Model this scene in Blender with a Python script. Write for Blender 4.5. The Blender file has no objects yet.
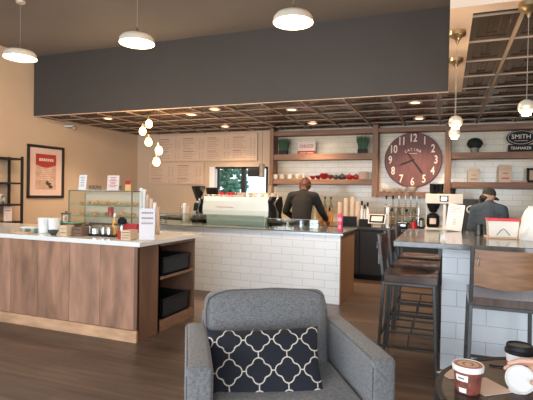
import bpy, bmesh, math, random
from mathutils import Vector, Matrix, Euler
PI = math.pi
R = math.radians
random.seed(7)
S = bpy.context.scene
C = S.collection

# ---------------------------------------------------------------- camera
FPX, YAW, PITCH, ROLL, EYE = 460.917, R(21.2448), R(-0.81718), R(0.99652), 1.42
Fw = Vector((-math.sin(YAW)*math.cos(PITCH), math.cos(YAW)*math.cos(PITCH), math.sin(PITCH)))
Rt = Vector((math.cos(YAW), math.sin(YAW), 0))
Up = Rt.cross(Fw)
cam_d = bpy.data.cameras.new('camera')
cam = bpy.data.objects.new('camera', cam_d)
C.objects.link(cam)
cr, sr = math.cos(ROLL), math.sin(ROLL)
r2 = Rt*cr + Up*sr
u2 = Up*cr - Rt*sr
m = Matrix((r2, u2, -Fw)).transposed().to_4x4()
m.translation = (0, 0, EYE)
cam.matrix_world = m
cam_d.sensor_width = 36
cam_d.lens = FPX/533*36
cam_d.clip_start = 0.05
S.camera = cam

# ---------------------------------------------------------------- materials
MATS = {}
def mat(name, col, rough=.6, metal=0, var=0, scale=8, bump=0, bscale=60, trans=0, emit=None, estr=0, coat=0, stretch=(1,1,1), spec=.5, alpha=1, ior=1.45, sheen=0):
    if name in MATS: return MATS[name]
    M = bpy.data.materials.new(name); M.use_nodes = True
    nt = M.node_tree; N = nt.nodes; L = nt.links
    b = N['Principled BSDF']
    b.inputs['Base Color'].default_value = (*col, 1)
    b.inputs['Roughness'].default_value = rough
    b.inputs['Metallic'].default_value = metal
    b.inputs['Transmission Weight'].default_value = trans
    b.inputs['Coat Weight'].default_value = coat
    b.inputs['Specular IOR Level'].default_value = spec
    b.inputs['IOR'].default_value = ior
    b.inputs['Alpha'].default_value = alpha
    b.inputs['Sheen Weight'].default_value = sheen
    if emit:
        b.inputs['Emission Color'].default_value = (*emit, 1)
        b.inputs['Emission Strength'].default_value = estr
    tc = N.new('ShaderNodeTexCoord'); mp = N.new('ShaderNodeMapping')
    mp.inputs['Scale'].default_value = stretch
    L.new(tc.outputs['Object'], mp.inputs['Vector'])
    nz = N.new('ShaderNodeTexNoise'); nz.inputs['Scale'].default_value = scale; nz.inputs['Detail'].default_value = 5
    L.new(mp.outputs['Vector'], nz.inputs['Vector'])
    rp = N.new('ShaderNodeValToRGB')
    lo = [max(0, c*(1-var)) for c in col]; hi = [min(1, c*(1+var)) for c in col]
    rp.color_ramp.elements[0].position = .3; rp.color_ramp.elements[1].position = .7
    rp.color_ramp.elements[0].color = (*lo, 1); rp.color_ramp.elements[1].color = (*hi, 1)
    L.new(nz.outputs['Fac'], rp.inputs['Fac']); L.new(rp.outputs['Color'], b.inputs['Base Color'])
    if bump:
        n2 = N.new('ShaderNodeTexNoise'); n2.inputs['Scale'].default_value = bscale; n2.inputs['Detail'].default_value = 3
        L.new(mp.outputs['Vector'], n2.inputs['Vector'])
        bp = N.new('ShaderNodeBump'); bp.inputs['Strength'].default_value = bump; bp.inputs['Distance'].default_value = .01
        L.new(n2.outputs['Fac'], bp.inputs['Height']); L.new(bp.outputs['Normal'], b.inputs['Normal'])
    MATS[name] = M
    return M

def brick_mat(name, c1, c2, mortar, bw, bh, msize, rough, axes, offset=.5, bumpd=.15, var=.0, coat=0, nscale=(1,1,1), namt=0, spec=.5):
    M = bpy.data.materials.new(name); M.use_nodes = True
    nt = M.node_tree; N = nt.nodes; L = nt.links
    b = N['Principled BSDF']; b.inputs['Roughness'].default_value = rough; b.inputs['Coat Weight'].default_value = coat
    b.inputs['Specular IOR Level'].default_value = spec
    tc = N.new('ShaderNodeTexCoord'); sx = N.new('ShaderNodeSeparateXYZ'); cx = N.new('ShaderNodeCombineXYZ')
    L.new(tc.outputs['Object'], sx.inputs[0])
    L.new(sx.outputs[axes[0]], cx.inputs[0]); L.new(sx.outputs[axes[1]], cx.inputs[1])
    br = N.new('ShaderNodeTexBrick'); br.offset = offset
    br.inputs['Color1'].default_value = (*c1, 1); br.inputs['Color2'].default_value = (*c2, 1); br.inputs['Mortar'].default_value = (*mortar, 1)
    br.inputs['Scale'].default_value = 1; br.inputs['Mortar Size'].default_value = msize
    br.inputs['Brick Width'].default_value = bw; br.inputs['Row Height'].default_value = bh
    br.inputs['Mortar Smooth'].default_value = .1
    L.new(cx.outputs[0], br.inputs['Vector'])
    out = br.outputs['Color']
    if namt:
        mp = N.new('ShaderNodeMapping'); mp.inputs['Scale'].default_value = nscale
        L.new(tc.outputs['Object'], mp.inputs['Vector'])
        nz = N.new('ShaderNodeTexNoise'); nz.inputs['Scale'].default_value = 1; nz.inputs['Detail'].default_value = 6
        L.new(mp.outputs['Vector'], nz.inputs['Vector'])
        mr = N.new('ShaderNodeMapRange'); mr.inputs[1].default_value = .3; mr.inputs[2].default_value = .7
        mr.inputs[3].default_value = 1-namt; mr.inputs[4].default_value = 1+namt
        L.new(nz.outputs['Fac'], mr.inputs[0])
        mx = N.new('ShaderNodeVectorMath'); mx.operation = 'SCALE'
        L.new(out, mx.inputs[0]); L.new(mr.outputs[0], mx.inputs['Scale']); out = mx.outputs[0]
    L.new(out, b.inputs['Base Color'])
    bp = N.new('ShaderNodeBump'); bp.inputs['Strength'].default_value = bumpd; bp.inputs['Distance'].default_value = .004; bp.invert = True
    L.new(br.outputs['Fac'], bp.inputs['Height']); L.new(bp.outputs['Normal'], b.inputs['Normal'])
    return M

def thin_glass(name, tint, amt=.12, rough=.02):
    M = bpy.data.materials.new(name); M.use_nodes = True
    nt = M.node_tree; N = nt.nodes; L = nt.links
    N.remove(N['Principled BSDF'])
    t = N.new('ShaderNodeBsdfTransparent'); t.inputs[0].default_value = (*tint, 1)
    g = N.new('ShaderNodeBsdfGlossy'); g.inputs['Roughness'].default_value = rough
    fr = N.new('ShaderNodeLayerWeight'); fr.inputs['Blend'].default_value = .5
    pw = N.new('ShaderNodeMath'); pw.operation = 'POWER'; pw.inputs[1].default_value = 4; L.new(fr.outputs['Facing'], pw.inputs[0])
    ad = N.new('ShaderNodeMath'); ad.operation = 'MULTIPLY_ADD'; ad.inputs[1].default_value = .6; ad.inputs[2].default_value = amt*.5
    L.new(pw.outputs[0], ad.inputs[0])
    mx = N.new('ShaderNodeMixShader'); L.new(ad.outputs[0], mx.inputs[0]); L.new(t.outputs[0], mx.inputs[1]); L.new(g.outputs[0], mx.inputs[2])
    L.new(mx.outputs[0], N['Material Output'].inputs['Surface'])
    MATS[name] = M
    return M

floor_m = brick_mat('dark_wood_planks', (.125,.080,.056), (.075,.050,.037), (.025,.017,.013), 1.25, .152, .003, .36, (0,1), offset=.37, nscale=(1.6,22,1), namt=.4, bumpd=.2)
tile_bar = brick_mat('bar_tile', (.74,.77,.80), (.70,.73,.77), (.36,.38,.40), .44, .132, .0022, .22, (0,2))
tile_esp = brick_mat('counter_tile', (.82,.83,.84), (.78,.80,.81), (.47,.49,.51), .30, .101, .0022, .2, (0,2))
tile_wall = brick_mat('back_wall_tile', (.68,.60,.46), (.63,.55,.42), (.42,.35,.26), .31, .098, .003, .15, (0,2))
beige = mat('beige_paint', (.57,.425,.30), .8, var=.03, scale=2)
ceil_m = mat('taupe_ceiling_paint', (.175,.152,.132), .85, var=.03, scale=1.5)
char_m = mat('charcoal_paint', (.050,.043,.039), .7, var=.05, scale=2)
peach = mat('soffit_border_paint', (.80,.58,.42), .75, var=.03, scale=3)
tin = mat('pressed_tin', (.095,.062,.043), .27, metal=.6, var=.25, scale=4, bump=.12, bscale=14)
grid_m = mat('ceiling_grid', (.38,.28,.205), .6, metal=0, var=.08)
shelfwood = mat('shelf_wood', (.235,.125,.075), .55, var=.28, scale=2.5, stretch=(1,8,14), bump=.1, bscale=20)
postwood = mat('post_wood', (.235,.125,.075), .55, var=.28, scale=2.5, stretch=(14,8,1), bump=.1, bscale=20)
panelwood = mat('alder_panel', (.30,.155,.095), .48, var=.42, scale=2.6, stretch=(3.2,3.2,.8), bump=.05, bscale=9)
panelwood2 = mat('alder_panel_light', (.36,.19,.12), .48, var=.33, scale=2.5, stretch=(3,3,.8), bump=.05, bscale=9)
plinthwood = mat('alder_plinth', (.52,.30,.17), .45, var=.35, scale=2.4, stretch=(1.2,1.2,4))
endwood = mat('alder_end', (.17,.085,.05), .5, var=.25, scale=2.2, stretch=(3,3,.8))
quartz = mat('white_quartz', (.78,.76,.72), .12, var=.03, scale=30)
greytop = mat('grey_quartz', (.16,.165,.16), .12, var=.15, scale=60)
bartop = mat('polished_concrete', (.13,.128,.12), .11, var=.2, scale=25, coat=.2)
steel = mat('brushed_steel', (.6,.6,.58), .3, metal=1, var=.05, bump=.02, bscale=90)
gunmetal = mat('gunmetal', (.075,.072,.07), .42, metal=.85, var=.2, scale=12)
blackmetal = mat('black_metal', (.016,.016,.016), .55, spec=.3)
blackp = mat('black_plastic', (.010,.010,.011), .5, var=.1, spec=.25)
navyp = mat('dark_navy_plastic', (.009,.011,.015), .55, var=.1)
blackcab = mat('black_laminate', (.014,.015,.018), .55, var=.15)
white = mat('white_paint', (.8,.79,.76), .45, var=.02)
cream = mat('cream_enamel', (.74,.69,.58), .35, var=.02)
machw = mat('machine_white', (.80,.83,.78), .25, var=.02, coat=.3)
paper = mat('paper', (.8,.77,.74), .8, var=.02, bump=.03)
pinkpaper = mat('pale_pink_paper', (.78,.62,.56), .8, var=.03)
ink = mat('grey_ink', (.22,.17,.16), .8)
redink = mat('red_ink', (.42,.045,.035), .7)
menuboard = mat('menu_board', (.66,.48,.35), .6, var=.03)
menuink = mat('menu_lettering', (.40,.27,.20), .7)
red = mat('red_glaze', (.40,.018,.022), .3, var=.1)
darkred = mat('dark_red_glaze', (.22,.02,.025), .35)
slate = mat('slate_glaze', (.06,.065,.062), .4)
tan = mat('tan_stoneware', (.42,.30,.23), .5, var=.08)
ceramic = mat('white_ceramic', (.74,.68,.60), .3)
ceramic_beige = mat('beige_ceramic', (.66,.52,.38), .35)  # even beige glaze, darker and warmer than the white ceramic
maroon = mat('maroon_clock_face', (.150,.060,.057), .6, var=.18, scale=4, stretch=(7,1,1))
clockink = mat('clock_cream', (.82,.70,.58), .6)
grass_m = mat('grass_blades', (.03,.075,.03), .6, var=.4, scale=30)
leaf_m = mat('round_topiary', (.012,.018,.012), .8, var=.4, scale=60)
brass = mat('aged_brass', (.50,.34,.17), .3, metal=.9, var=.1)
globe_m = mat('satin_gold_globe', (.85,.75,.58), .3, metal=.45)
cord_m = mat('cord', (.30,.25,.2), .6)
bulb_m = mat('lit_bulb', (1,.8,.5), .3, emit=(1,.56,.22), estr=5)
domeglow = mat('lit_dome_diffuser', (1,.95,.85), .4, emit=(1,.83,.62), estr=7)
canglow = mat('lit_downlight_lens', (1,.9,.7), .4, emit=(1,.66,.36), estr=2.4)
globeglow = mat('lit_globe_lens', (1,.9,.7), .4, emit=(1,.8,.55), estr=8)
stoolwood = mat('dark_stool_wood', (.085,.045,.030), .25, var=.35, scale=3, stretch=(12,2,2), coat=.3)  # dark seat wood, doubling as painted shade on the left stools' back boards
boardwood = mat('lamplit_stool_wood', (.27,.13,.06), .38, var=.28, scale=3, stretch=(2,6,14))  # same stools' back board wood, with warm lamplight put into the colour
tablewood = mat('dark_table_wood', (.06,.036,.028), .5, var=.4, scale=4, stretch=(3,14,3), spec=.25)
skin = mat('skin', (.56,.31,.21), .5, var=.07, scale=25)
skin2 = mat('skin_brown', (.36,.19,.13), .55, var=.06)  # even brown skin tone for the person in black
hair1 = mat('auburn_hair', (.10,.035,.02), .6, var=.3, scale=60)
hair2 = mat('black_hair', (.01,.009,.009), .5)
shirtb = mat('black_shirt_cloth', (.011,.010,.009), .85, var=.2, scale=25, bump=.2)
shirtg = mat('slate_blue_shirt_cloth', (.075,.095,.115), .9, var=.15, scale=25, bump=.2)
capm = mat('olive_cap_cloth', (.06,.055,.042), .9, var=.15)
trous = mat('dark_trousers', (.02,.02,.024), .9)
amber = mat('amber_syrup', (.45,.20,.05), .2, var=.3, scale=20)
yellow = mat('yellow_syrup', (.62,.33,.08), .25, var=.15, scale=30)
kraft = mat('kraft_paper', (.56,.38,.26), .8, var=.05)
cupstack = mat('paper_cup_tan', (.66,.50,.38), .7, var=.04)
pink = mat('hot_pink_carton', (.80,.07,.20), .4)
pastry = mat('baked_pastry', (.55,.28,.10), .7, var=.35, scale=40, bump=.4, bscale=60)
slabgreen = mat('green_edge_glass', (.10,.32,.22), .15)
natwood = mat('pale_crate_wood', (.62,.45,.30), .6, var=.12, scale=4, stretch=(2,2,10))
boxwhite = mat('milky_plastic', (.66,.63,.57), .4, var=.02)
pintred = mat('ice_cream_carton_red', (.33,.06,.04), .5, var=.2, scale=40)
pintbrown = mat('ice_cream_carton_brown', (.16,.05,.035), .5, var=.3, scale=60)
sleeve = mat('red_cup_sleeve', (.50,.06,.06), .5)
foliage = mat('outdoor_foliage', (.09,.24,.17), .7, var=.5, scale=10)
glass = thin_glass('clear_glass', (.90,.95,.93))
guardglass = thin_glass('tinted_guard_glass', (.80,.86,.84), .16)
caseglass = thin_glass('case_glass', (.965,.985,.97), .10)
dimglass = thin_glass('bottle_glass', (.80,.83,.80), .16, .05)
winglass = thin_glass('window_glass', (.92,.96,.96), .05)

# upholstery weave
def fabric(name, c):
    M = bpy.data.materials.new(name); M.use_nodes = True
    nt = M.node_tree; N = nt.nodes; L = nt.links; b = N['Principled BSDF']
    b.inputs['Roughness'].default_value = .92; b.inputs['Sheen Weight'].default_value = .25
    tc = N.new('ShaderNodeTexCoord')
    res = []
    for st in ((500,60,60),(60,60,500),(60,500,60)):
        mp = N.new('ShaderNodeMapping'); mp.inputs['Scale'].default_value = st
        L.new(tc.outputs['Object'], mp.inputs['Vector'])
        nz = N.new('ShaderNodeTexNoise'); nz.inputs['Scale'].default_value = 1; nz.inputs['Detail'].default_value = 2
        L.new(mp.outputs[0], nz.inputs['Vector']); res.append(nz.outputs['Fac'])
    a = N.new('ShaderNodeMath'); a.operation = 'ADD'; L.new(res[0], a.inputs[0]); L.new(res[1], a.inputs[1])
    a2 = N.new('ShaderNodeMath'); a2.operation = 'ADD'; L.new(a.outputs[0], a2.inputs[0]); L.new(res[2], a2.inputs[1])
    mr = N.new('ShaderNodeMapRange'); mr.inputs[1].default_value = 1.2; mr.inputs[2].default_value = 1.8; mr.inputs[3].default_value = .62; mr.inputs[4].default_value = 1.38
    L.new(a2.outputs[0], mr.inputs[0])
    sc = N.new('ShaderNodeVectorMath'); sc.operation = 'SCALE'; sc.inputs[0].default_value = c
    L.new(mr.outputs[0], sc.inputs['Scale']); L.new(sc.outputs[0], b.inputs['Base Color'])
    bp = N.new('ShaderNodeBump'); bp.inputs['Strength'].default_value = .35; bp.inputs['Distance'].default_value = .003
    L.new(a2.outputs[0], bp.inputs['Height']); L.new(bp.outputs[0], b.inputs['Normal'])
    MATS[name] = M
    return M
uphol = fabric('grey_weave', (.155,.15,.148))
seamf = fabric('grey_seam', (.07,.068,.07))
def attr_mat(name, c0, c1, rough):
    M = bpy.data.materials.new(name); M.use_nodes = True
    nt = M.node_tree; N = nt.nodes; L = nt.links; b = N['Principled BSDF']; b.inputs['Roughness'].default_value = rough
    at = N.new('ShaderNodeAttribute'); at.attribute_name = 'print'
    mr = N.new('ShaderNodeMapRange'); mr.inputs[1].default_value = .4; mr.inputs[2].default_value = .6
    L.new(at.outputs['Fac'], mr.inputs[0])
    mx = N.new('ShaderNodeMix'); mx.data_type = 'RGBA'
    mx.inputs[6].default_value = (*c0, 1); mx.inputs[7].default_value = (*c1, 1)
    L.new(mr.outputs[0], mx.inputs[0]); L.new(mx.outputs[2], b.inputs['Base Color'])
    return M
trellis = attr_mat('navy_trellis_print', (.009,.010,.017), (.58,.50,.42), .85)

# ---------------------------------------------------------------- mesh helpers
class MB:
    def __init__(s): s.b = bmesh.new()
    def _xf(s, vs, mtx):
        if mtx is not None: bmesh.ops.transform(s.b, matrix=mtx, verts=vs)
    def box(s, x0, x1, y0, y1, z0, z1, bev=0, seg=2, mtx=None):
        r = bmesh.ops.create_cube(s.b, size=1)
        vs = r['verts']
        for v in vs:
            v.co = Vector((x0+(v.co.x+.5)*(x1-x0), y0+(v.co.y+.5)*(y1-y0), z0+(v.co.z+.5)*(z1-z0)))
        if bev:
            es = list({e for v in vs for e in v.link_edges})
            r = bmesh.ops.bevel(s.b, geom=es, offset=bev, segments=seg, affect='EDGES', profile=.5)
            vs = list({v for f in r['faces'] for v in f.verts} | {v for v in vs if v.is_valid})
        s._xf(vs, mtx)
        return s
    def lathe(s, prof, c=(0,0,0), n=24, mtx=None, cap=True):
        rings = []
        for r, z in prof:
            if r < 1e-5: rings.append([s.b.verts.new((c[0], c[1], c[2]+z))])
            else: rings.append([s.b.verts.new((c[0]+r*math.cos(2*PI*i/n), c[1]+r*math.sin(2*PI*i/n), c[2]+z)) for i in range(n)])
        for a, b in zip(rings, rings[1:]):
            for i in range(n):
                j = (i+1) % n
                if len(a) == 1 and len(b) == 1: continue
                if len(a) == 1: s.b.faces.new((a[0], b[j], b[i]))
                elif len(b) == 1: s.b.faces.new((a[i], a[j], b[0]))
                else: s.b.faces.new((a[i], a[j], b[j], b[i]))
        if cap:
            if len(rings[0]) > 2: s.b.faces.new(rings[0][::-1])
            if len(rings[-1]) > 2: s.b.faces.new(rings[-1])
        s._xf([v for r in rings for v in r], mtx)
        return s
    def tube(s, pts, r, n=8, closed=False):
        pts = [Vector(p) for p in pts]
        rings = []
        m_ = len(pts)
        for k, p in enumerate(pts):
            if closed: d = pts[(k+1) % m_]-pts[k-1]
            else: d = pts[min(k+1, m_-1)]-pts[max(k-1, 0)]
            d.normalize()
            a = d.cross(Vector((0,0,1)))
            if a.length < .05: a = d.cross(Vector((0,1,0)))
            a.normalize(); b = d.cross(a)
            rr = r[k] if isinstance(r, (list, tuple)) else r
            rings.append([s.b.verts.new(p+(a*math.cos(2*PI*i/n)+b*math.sin(2*PI*i/n))*rr) for i in range(n)])
        prs = list(zip(rings, rings[1:]))
        if closed: prs.append((rings[-1], rings[0]))
        for a, b in prs:
            for i in range(n):
                s.b.faces.new((a[i], a[(i+1) % n], b[(i+1) % n], b[i]))
        if not closed:
            s.b.faces.new(rings[0][::-1]); s.b.faces.new(rings[-1])
        return s
    def bar(s, p, q, w, h=None, bev=.002):
        """square bar from p to q"""
        p = Vector(p); q = Vector(q); d = q-p; L_ = d.length; h = h or w
        a = d.cross(Vector((0,0,1)))
        if a.length < .2*L_: a = d.cross(Vector((0,1,0)))
        a.normalize(); b = a.cross(d.normalized())
        M_ = Matrix((a, b, d.normalized())).transposed().to_4x4(); M_.translation = p
        s.box(-w/2, w/2, -h/2, h/2, 0, L_, bev, 1, M_)
        return s
    def ball(s, c, rx, ry=None, rz=None, sub=2, mtx=None):
        r = bmesh.ops.create_icosphere(s.b, subdivisions=sub, radius=1)
        ry = ry or rx; rz = rz or rx
        for v in r['verts']: v.co = Vector((c[0]+v.co.x*rx, c[1]+v.co.y*ry, c[2]+v.co.z*rz))
        s._xf(r['verts'], mtx)
        return s
    def prism(s, poly, z0, z1, mtx=None):
        a = [s.b.verts.new((x, y, z0)) for x, y in poly]; b = [s.b.verts.new((x, y, z1)) for x, y in poly]
        n = len(poly)
        s.b.faces.new(a[::-1]); s.b.faces.new(b)
        for i in range(n): s.b.faces.new((a[i], a[(i+1) % n], b[(i+1) % n], b[i]))
        s._xf(a+b, mtx)
        return s
    def build(s, name, mt, parent=None, smooth=False, auto=True):
        bmesh.ops.recalc_face_normals(s.b, faces=s.b.faces)
        me = bpy.data.meshes.new(name); s.b.to_mesh(me); s.b.free()
        return link(name, me, mt, parent, smooth, auto)
def link(name, me, mt, parent=None, smooth=False, auto=True):
    if mt:
        me.materials.clear()
        for q in (mt if isinstance(mt, list) else [mt]): me.materials.append(q)
    if smooth:
        for p in me.polygons: p.use_smooth = True
        if auto: me.set_sharp_from_angle(angle=R(38))
    o = bpy.data.objects.new(name, me); C.objects.link(o)
    if parent: o.parent = parent
    return o
def tag(o, label, cat, group=None, kind=None):
    if label: o['label'] = label
    if cat: o['category'] = cat
    if group: o['group'] = group
    if kind: o['kind'] = kind
    return o
def thing(name, label, cat, loc=(0,0,0), rz=0, group=None):
    o = bpy.data.objects.new(name, None); C.objects.link(o); o.empty_display_size = .1
    o.location = loc; o.rotation_euler = (0,0,rz)
    return tag(o, label, cat, group)
def struct(name, mb, mt, smooth=False):
    o = mb.build(name, mt, None, smooth); o['kind'] = 'structure'
    return o
def dup(root, loc, rz, label, group=None):
    r = root.copy(); C.objects.link(r); r.location = loc; r.rotation_euler = (0,0,rz)
    r['label'] = label
    if group: r['group'] = group
    for ch in list(root.children):
        c = ch.copy(); C.objects.link(c); c.parent = r
        for g in ch.children:
            d = g.copy(); C.objects.link(d); d.parent = c
    return r
def dup1(o, loc, rz, label):
    c = o.copy(); C.objects.link(c); c.location = loc; c.rotation_euler = (0,0,rz); c['label'] = label
    return c
def evalmesh(o):
    bpy.context.view_layer.update()
    dg = bpy.context.evaluated_depsgraph_get()
    me = bpy.data.meshes.new_from_object(o.evaluated_get(dg))
    return me
FACE = Euler((PI/2,0,0)).to_matrix().to_4x4()          # text plane facing -Y
def text_mesh(body, size, extr=.001, align='CENTER', sx=1, bold=0):
    cu = bpy.data.curves.new('t', 'FONT'); cu.body = body; cu.size = size; cu.extrude = extr; cu.align_x = align; cu.align_y = 'CENTER'; cu.offset = bold
    cu.resolution_u = 3
    o = bpy.data.objects.new('t', cu); C.objects.link(o)
    me = evalmesh(o); bpy.data.objects.remove(o)
    if sx != 1: me.transform(Matrix.Diagonal((sx,1,1,1)))
    return me
def text(body, size, mt, parent, mtx, extr=.001, name='lettering', sx=1, bold=0, align='CENTER'):
    me = text_mesh(body, size, extr, align, sx, bold); me.transform(mtx)
    return link(name, me, mt, parent)
def T3(x, y, z, rot=FACE): return Matrix.Translation((x,y,z)) @ rot
def nearby(parent_rot): return None

# ---------------------------------------------------------------- setting
YK = 8.0
def bx(px, y=YK):
    """X of the photo column px on the depth plane y (columns measured off the photo)"""
    u = (px-266.5)/FPX
    d = Fw+Rt*u
    return d.x/d.y*y
XL, YF, YB, ZS, ZC, XR = -7.03, 6.30, 9.07, 2.75, 3.83, 4.2
YFRONT = -3.2
struct('floor', MB().box(-7.6, XR+.1, YFRONT-.1, YB+.2, -.1, 0), floor_m)
struct('ceiling', MB().box(-7.6, XR+.1, YFRONT-.1, YF+.2, ZC, ZC+.1), ceil_m)
# left wall runs very slightly inwards towards the back corner
ang = math.atan2(.20, YB-YF)
mb = MB(); mb.prism([(XL,YFRONT),(XL,YF),(XL+.22,YB+.1),(XL-.2,YB+.1),(XL-.2,YFRONT)], 0, ZC); struct('wall_left', mb, beige)
def WL(y): return XL + (0 if y < YF else .22*(y-YF)/(YB+.1-YF))
# back wall: painted part with the window opening, tiled part behind the shelves
WX0, WX1, WZ0, WZ1 = -4.88, -3.50, 1.30, 1.985
mb = MB()
mb.box(-7.2, WX0, YB, YB+.15, 0, ZS+.05); mb.box(WX1, -3.40, YB, YB+.15, 0, ZS+.05)
mb.box(WX0, WX1, YB, YB+.15, 0, WZ0); mb.box(WX0, WX1, YB, YB+.15, WZ1, ZS+.05)
struct('wall_back', mb, beige)
struct('wall_back_tiled', MB().box(-3.40, XR+.1, YB-.01, YB+.15, 0, ZS+.05), tile_wall)
struct('wall_right', MB().box(XR, XR+.1, YFRONT, YB+.1, 0, ZC), beige)
# street wall behind the camera with tall shop windows
mb = MB()
mb.box(-7.2, XR+.1, YFRONT-.1, YFRONT, 0, .25); mb.box(-7.2, XR+.1, YFRONT-.1, YFRONT, 3.0, ZC)
for x in (-7.2, -4.6, -2.1, .4, 2.9, 4.1): mb.box(x, x+.18, YFRONT-.1, YFRONT, .25, 3.0)
struct('wall_front', mb, beige)
# dropped charcoal bulkhead above the counters
struct('wall_bulkhead', MB().box(XL, -.0, YF, YF+.12, ZS+.002, ZC), char_m)
mb = MB(); mb.box(0, .10, 3.49, YF+.12, ZS+.002, ZC); mb.box(.10, XR, 3.49, 3.59, ZS+.002, ZC); struct('wall_bulkhead_side', mb, peach)
mb = MB(); mb.box(.0, .155, 3.49, YF, ZS-.012, ZS+.002); mb.box(.155, XR, 3.49, 3.63, ZS-.012, ZS+.002); mb.box(XL, .0, YF, YF+.03, ZS-.004, ZS+.002)
struct('trim_1', mb, peach)
struct('trim_2', MB().box(-3.41, -3.36, YB-.03, YB-.01, 0, ZS), shelfwood)
# pressed tin ceiling: stepped panels in a grid
xs = [-.125+.61*k for k in range(-12, 8)]
ys = [YB-.02]+[YB-.48-.61*k for k in range(0, 10)]
def tin_panels(x_lo, x_hi, y_lo, y_hi, mb):
    for x in xs:
        for y in ys:
            a, b = max(x, x_lo), min(x+.61, x_hi); c, d = max(y-.61, y_lo), min(y, y_hi)
            if b-a < .02 or d-c < .02: continue
            lv = [(0,0),(.05,0),(.06,.010),(.12,.010),(.13,.018),(.2,.018),(.21,.010)]
            prev = None
            for ins, dz in lv:
                ins = min(ins, (b-a)/2-.005, (d-c)/2-.005)
                q = [mb.b.verts.new(p) for p in ((a+ins,c+ins,ZS+dz),(b-ins,c+ins,ZS+dz),(b-ins,d-ins,ZS+dz),(a+ins,d-ins,ZS+dz))]
                if prev:
                    for i in range(4): mb.b.faces.new((prev[i], prev[(i+1)%4], q[(i+1)%4], q[i]))
                prev = q
            mb.b.faces.new(prev)
mb = MB(); tin_panels(XL, XR, YF+.05, YB, mb); tin_panels(.155, XR, 3.63, YF+.05, mb)
mb.box(XL-.1, XR, YF+.03, YB+.1, ZS+.06, ZS+.1); mb.box(.1, XR, 3.55, YF, ZS+.06, ZS+.1)
struct('ceiling_tin', mb, tin)
mb = MB()
for x in xs:
    if x < XL: continue
    y0 = 3.63 if x > .155 else YF+.05
    if x < XR: mb.box(x-.014, x+.014, y0, YB, ZS-.014, ZS+.004)
for y in ys:
    if y > YF+.08: mb.box(XL, XR, y-.008, y+.008, ZS-.012, ZS+.004)
    elif y > 3.63: mb.box(.155, XR, y-.008, y+.008, ZS-.012, ZS+.004)
struct('ceiling_grid', mb, grid_m)

# back window
mb = MB()
mb.box(WX0, WX0+.13, YB-.03, YB+.12, WZ0, WZ1); mb.box(WX0, WX1, YB-.03, YB+.1, WZ0-.03, WZ0+.03)
wf = struct('window_1', mb, white)
mb = MB(); mb.box(WX0+.17, WX0+.21, YB+.02, YB+.08, WZ0+.03, WZ1); mb.box(-4.12, -4.03, YB+.0, YB+.08, WZ0+.03, WZ1); mb.box(WX1-.05, WX1, YB-.0, YB+.08, WZ0+.03, WZ1)
mb.box(WX0+.13, WX1, YB+.0, YB+.08, WZ1-.04, WZ1)
mb.build('sash', blackmetal, wf)
MB().box(WX0+.14, WX1, YB+.045, YB+.05, WZ0+.03, WZ1-.04).build('pane', winglass, wf)

# ---------------------------------------------------------------- outdoors seen through the back window
sh = MB()
for k in range(900):
    p = Vector((random.uniform(-6.6,-4.95), random.uniform(10.6,11.5), random.uniform(.8,2.7)))
    sh.ball(p, random.uniform(.04,.10), random.uniform(.03,.08), random.uniform(.03,.08), 1)
t = thing('leafy_shrub', 'green leafy shrub outside, seen through the left pane of the back window', 'shrub', (-5.6,11,0))
sh.box(-5.75,-5.6,10.95,11.05,0,1.2)
for v in sh.b.verts: v.co -= Vector((-5.6,11,0))
sh.build('foliage', foliage, t)
struct('ground', MB().box(-14, 8, YB+.2, 18, -.15, -.05), mat('pavement', (.45,.45,.45), .9, var=.1))

# ---------------------------------------------------------------- wall mounted shelving
def shelf_unit(name, label, x0, x1, boards, posts, top=True):
    t = thing(name, label, 'wall shelf', ((x0+x1)/2, 8.92, 0))
    cx = (x0+x1)/2
    for a, b, z0, z1 in posts: MB().box(a-cx, b-cx, -.15, .13, z0, z1, .004).build('post', postwood, t)
    for a, b, z0, z1 in boards: MB().box(a-cx, b-cx, -.13, .13, z0, z1, .004).build('shelf_board', shelfwood, t)
    return t
YSH = 8.86
shelf_unit('wall_shelf', 'long brown wood wall shelf holding the red bowls and both grass pots', -3.36, -1.28,
    [(-3.28,-1.30,1.615,1.715),(-3.28,-1.30,2.10,2.215),(-3.28,-1.30,2.59,2.68)], [(-3.36,-3.28,1.58,2.74),(-1.30,-1.20,1.39,2.74)])
shelf_unit('clock_shelf', 'brown wood shelf frame surrounding the large round clock', -1.20, .10,
    [(-1.20,-.03,1.395,1.495),(-1.20,-.03,2.60,2.68)], [(-.03,.08,1.39,2.74)])
shelf_unit('corner_shelf', 'brown wood wall shelf right of the clock, holding coffee bags and the oval black sign', .08, 2.6,
    [(.08,2.6,1.575,1.68),(.08,2.6,2.09,2.20),(.08,2.6,2.58,2.68)], [(2.52,2.6,1.5,2.74)])

# ---------------------------------------------------------------- clock
t = thing('wall_clock', 'large round maroon wall clock with cream numerals and black hands', 'clock', (-.585, 9.0, 2.085))
mb = MB(); mb.lathe([(.0,0),(.50,0),(.512,.012),(.512,.035),(.5,.045),(0,.045)], n=72, mtx=Euler((PI/2,0,0)).to_matrix().to_4x4()); mb.build('dial', maroon, t, True)
for k in range(1, 13):
    a = PI/2-k*PI/6
    me = text_mesh(str(k), .205, .001, sx=.70, bold=.004)
    me.transform(T3(.405*math.cos(a), -.048, .405*math.sin(a)))
    link('numeral', me, clockink, t)
num = MB()
for k, ch in enumerate('CATINA'):
    a = R(90-(k-2.5)*12.5)
    me = text_mesh(ch, .068, .0005, sx=.9)
    me.transform(Matrix.Translation((.24*math.cos(a), -.048, .24*math.sin(a)-.045)) @ Euler((0,-(a-PI/2),0)).to_matrix().to_4x4() @ FACE)
    num.b.from_mesh(me)
num.box(-.07,.07,-.048,-.047,.118,.124)
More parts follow.
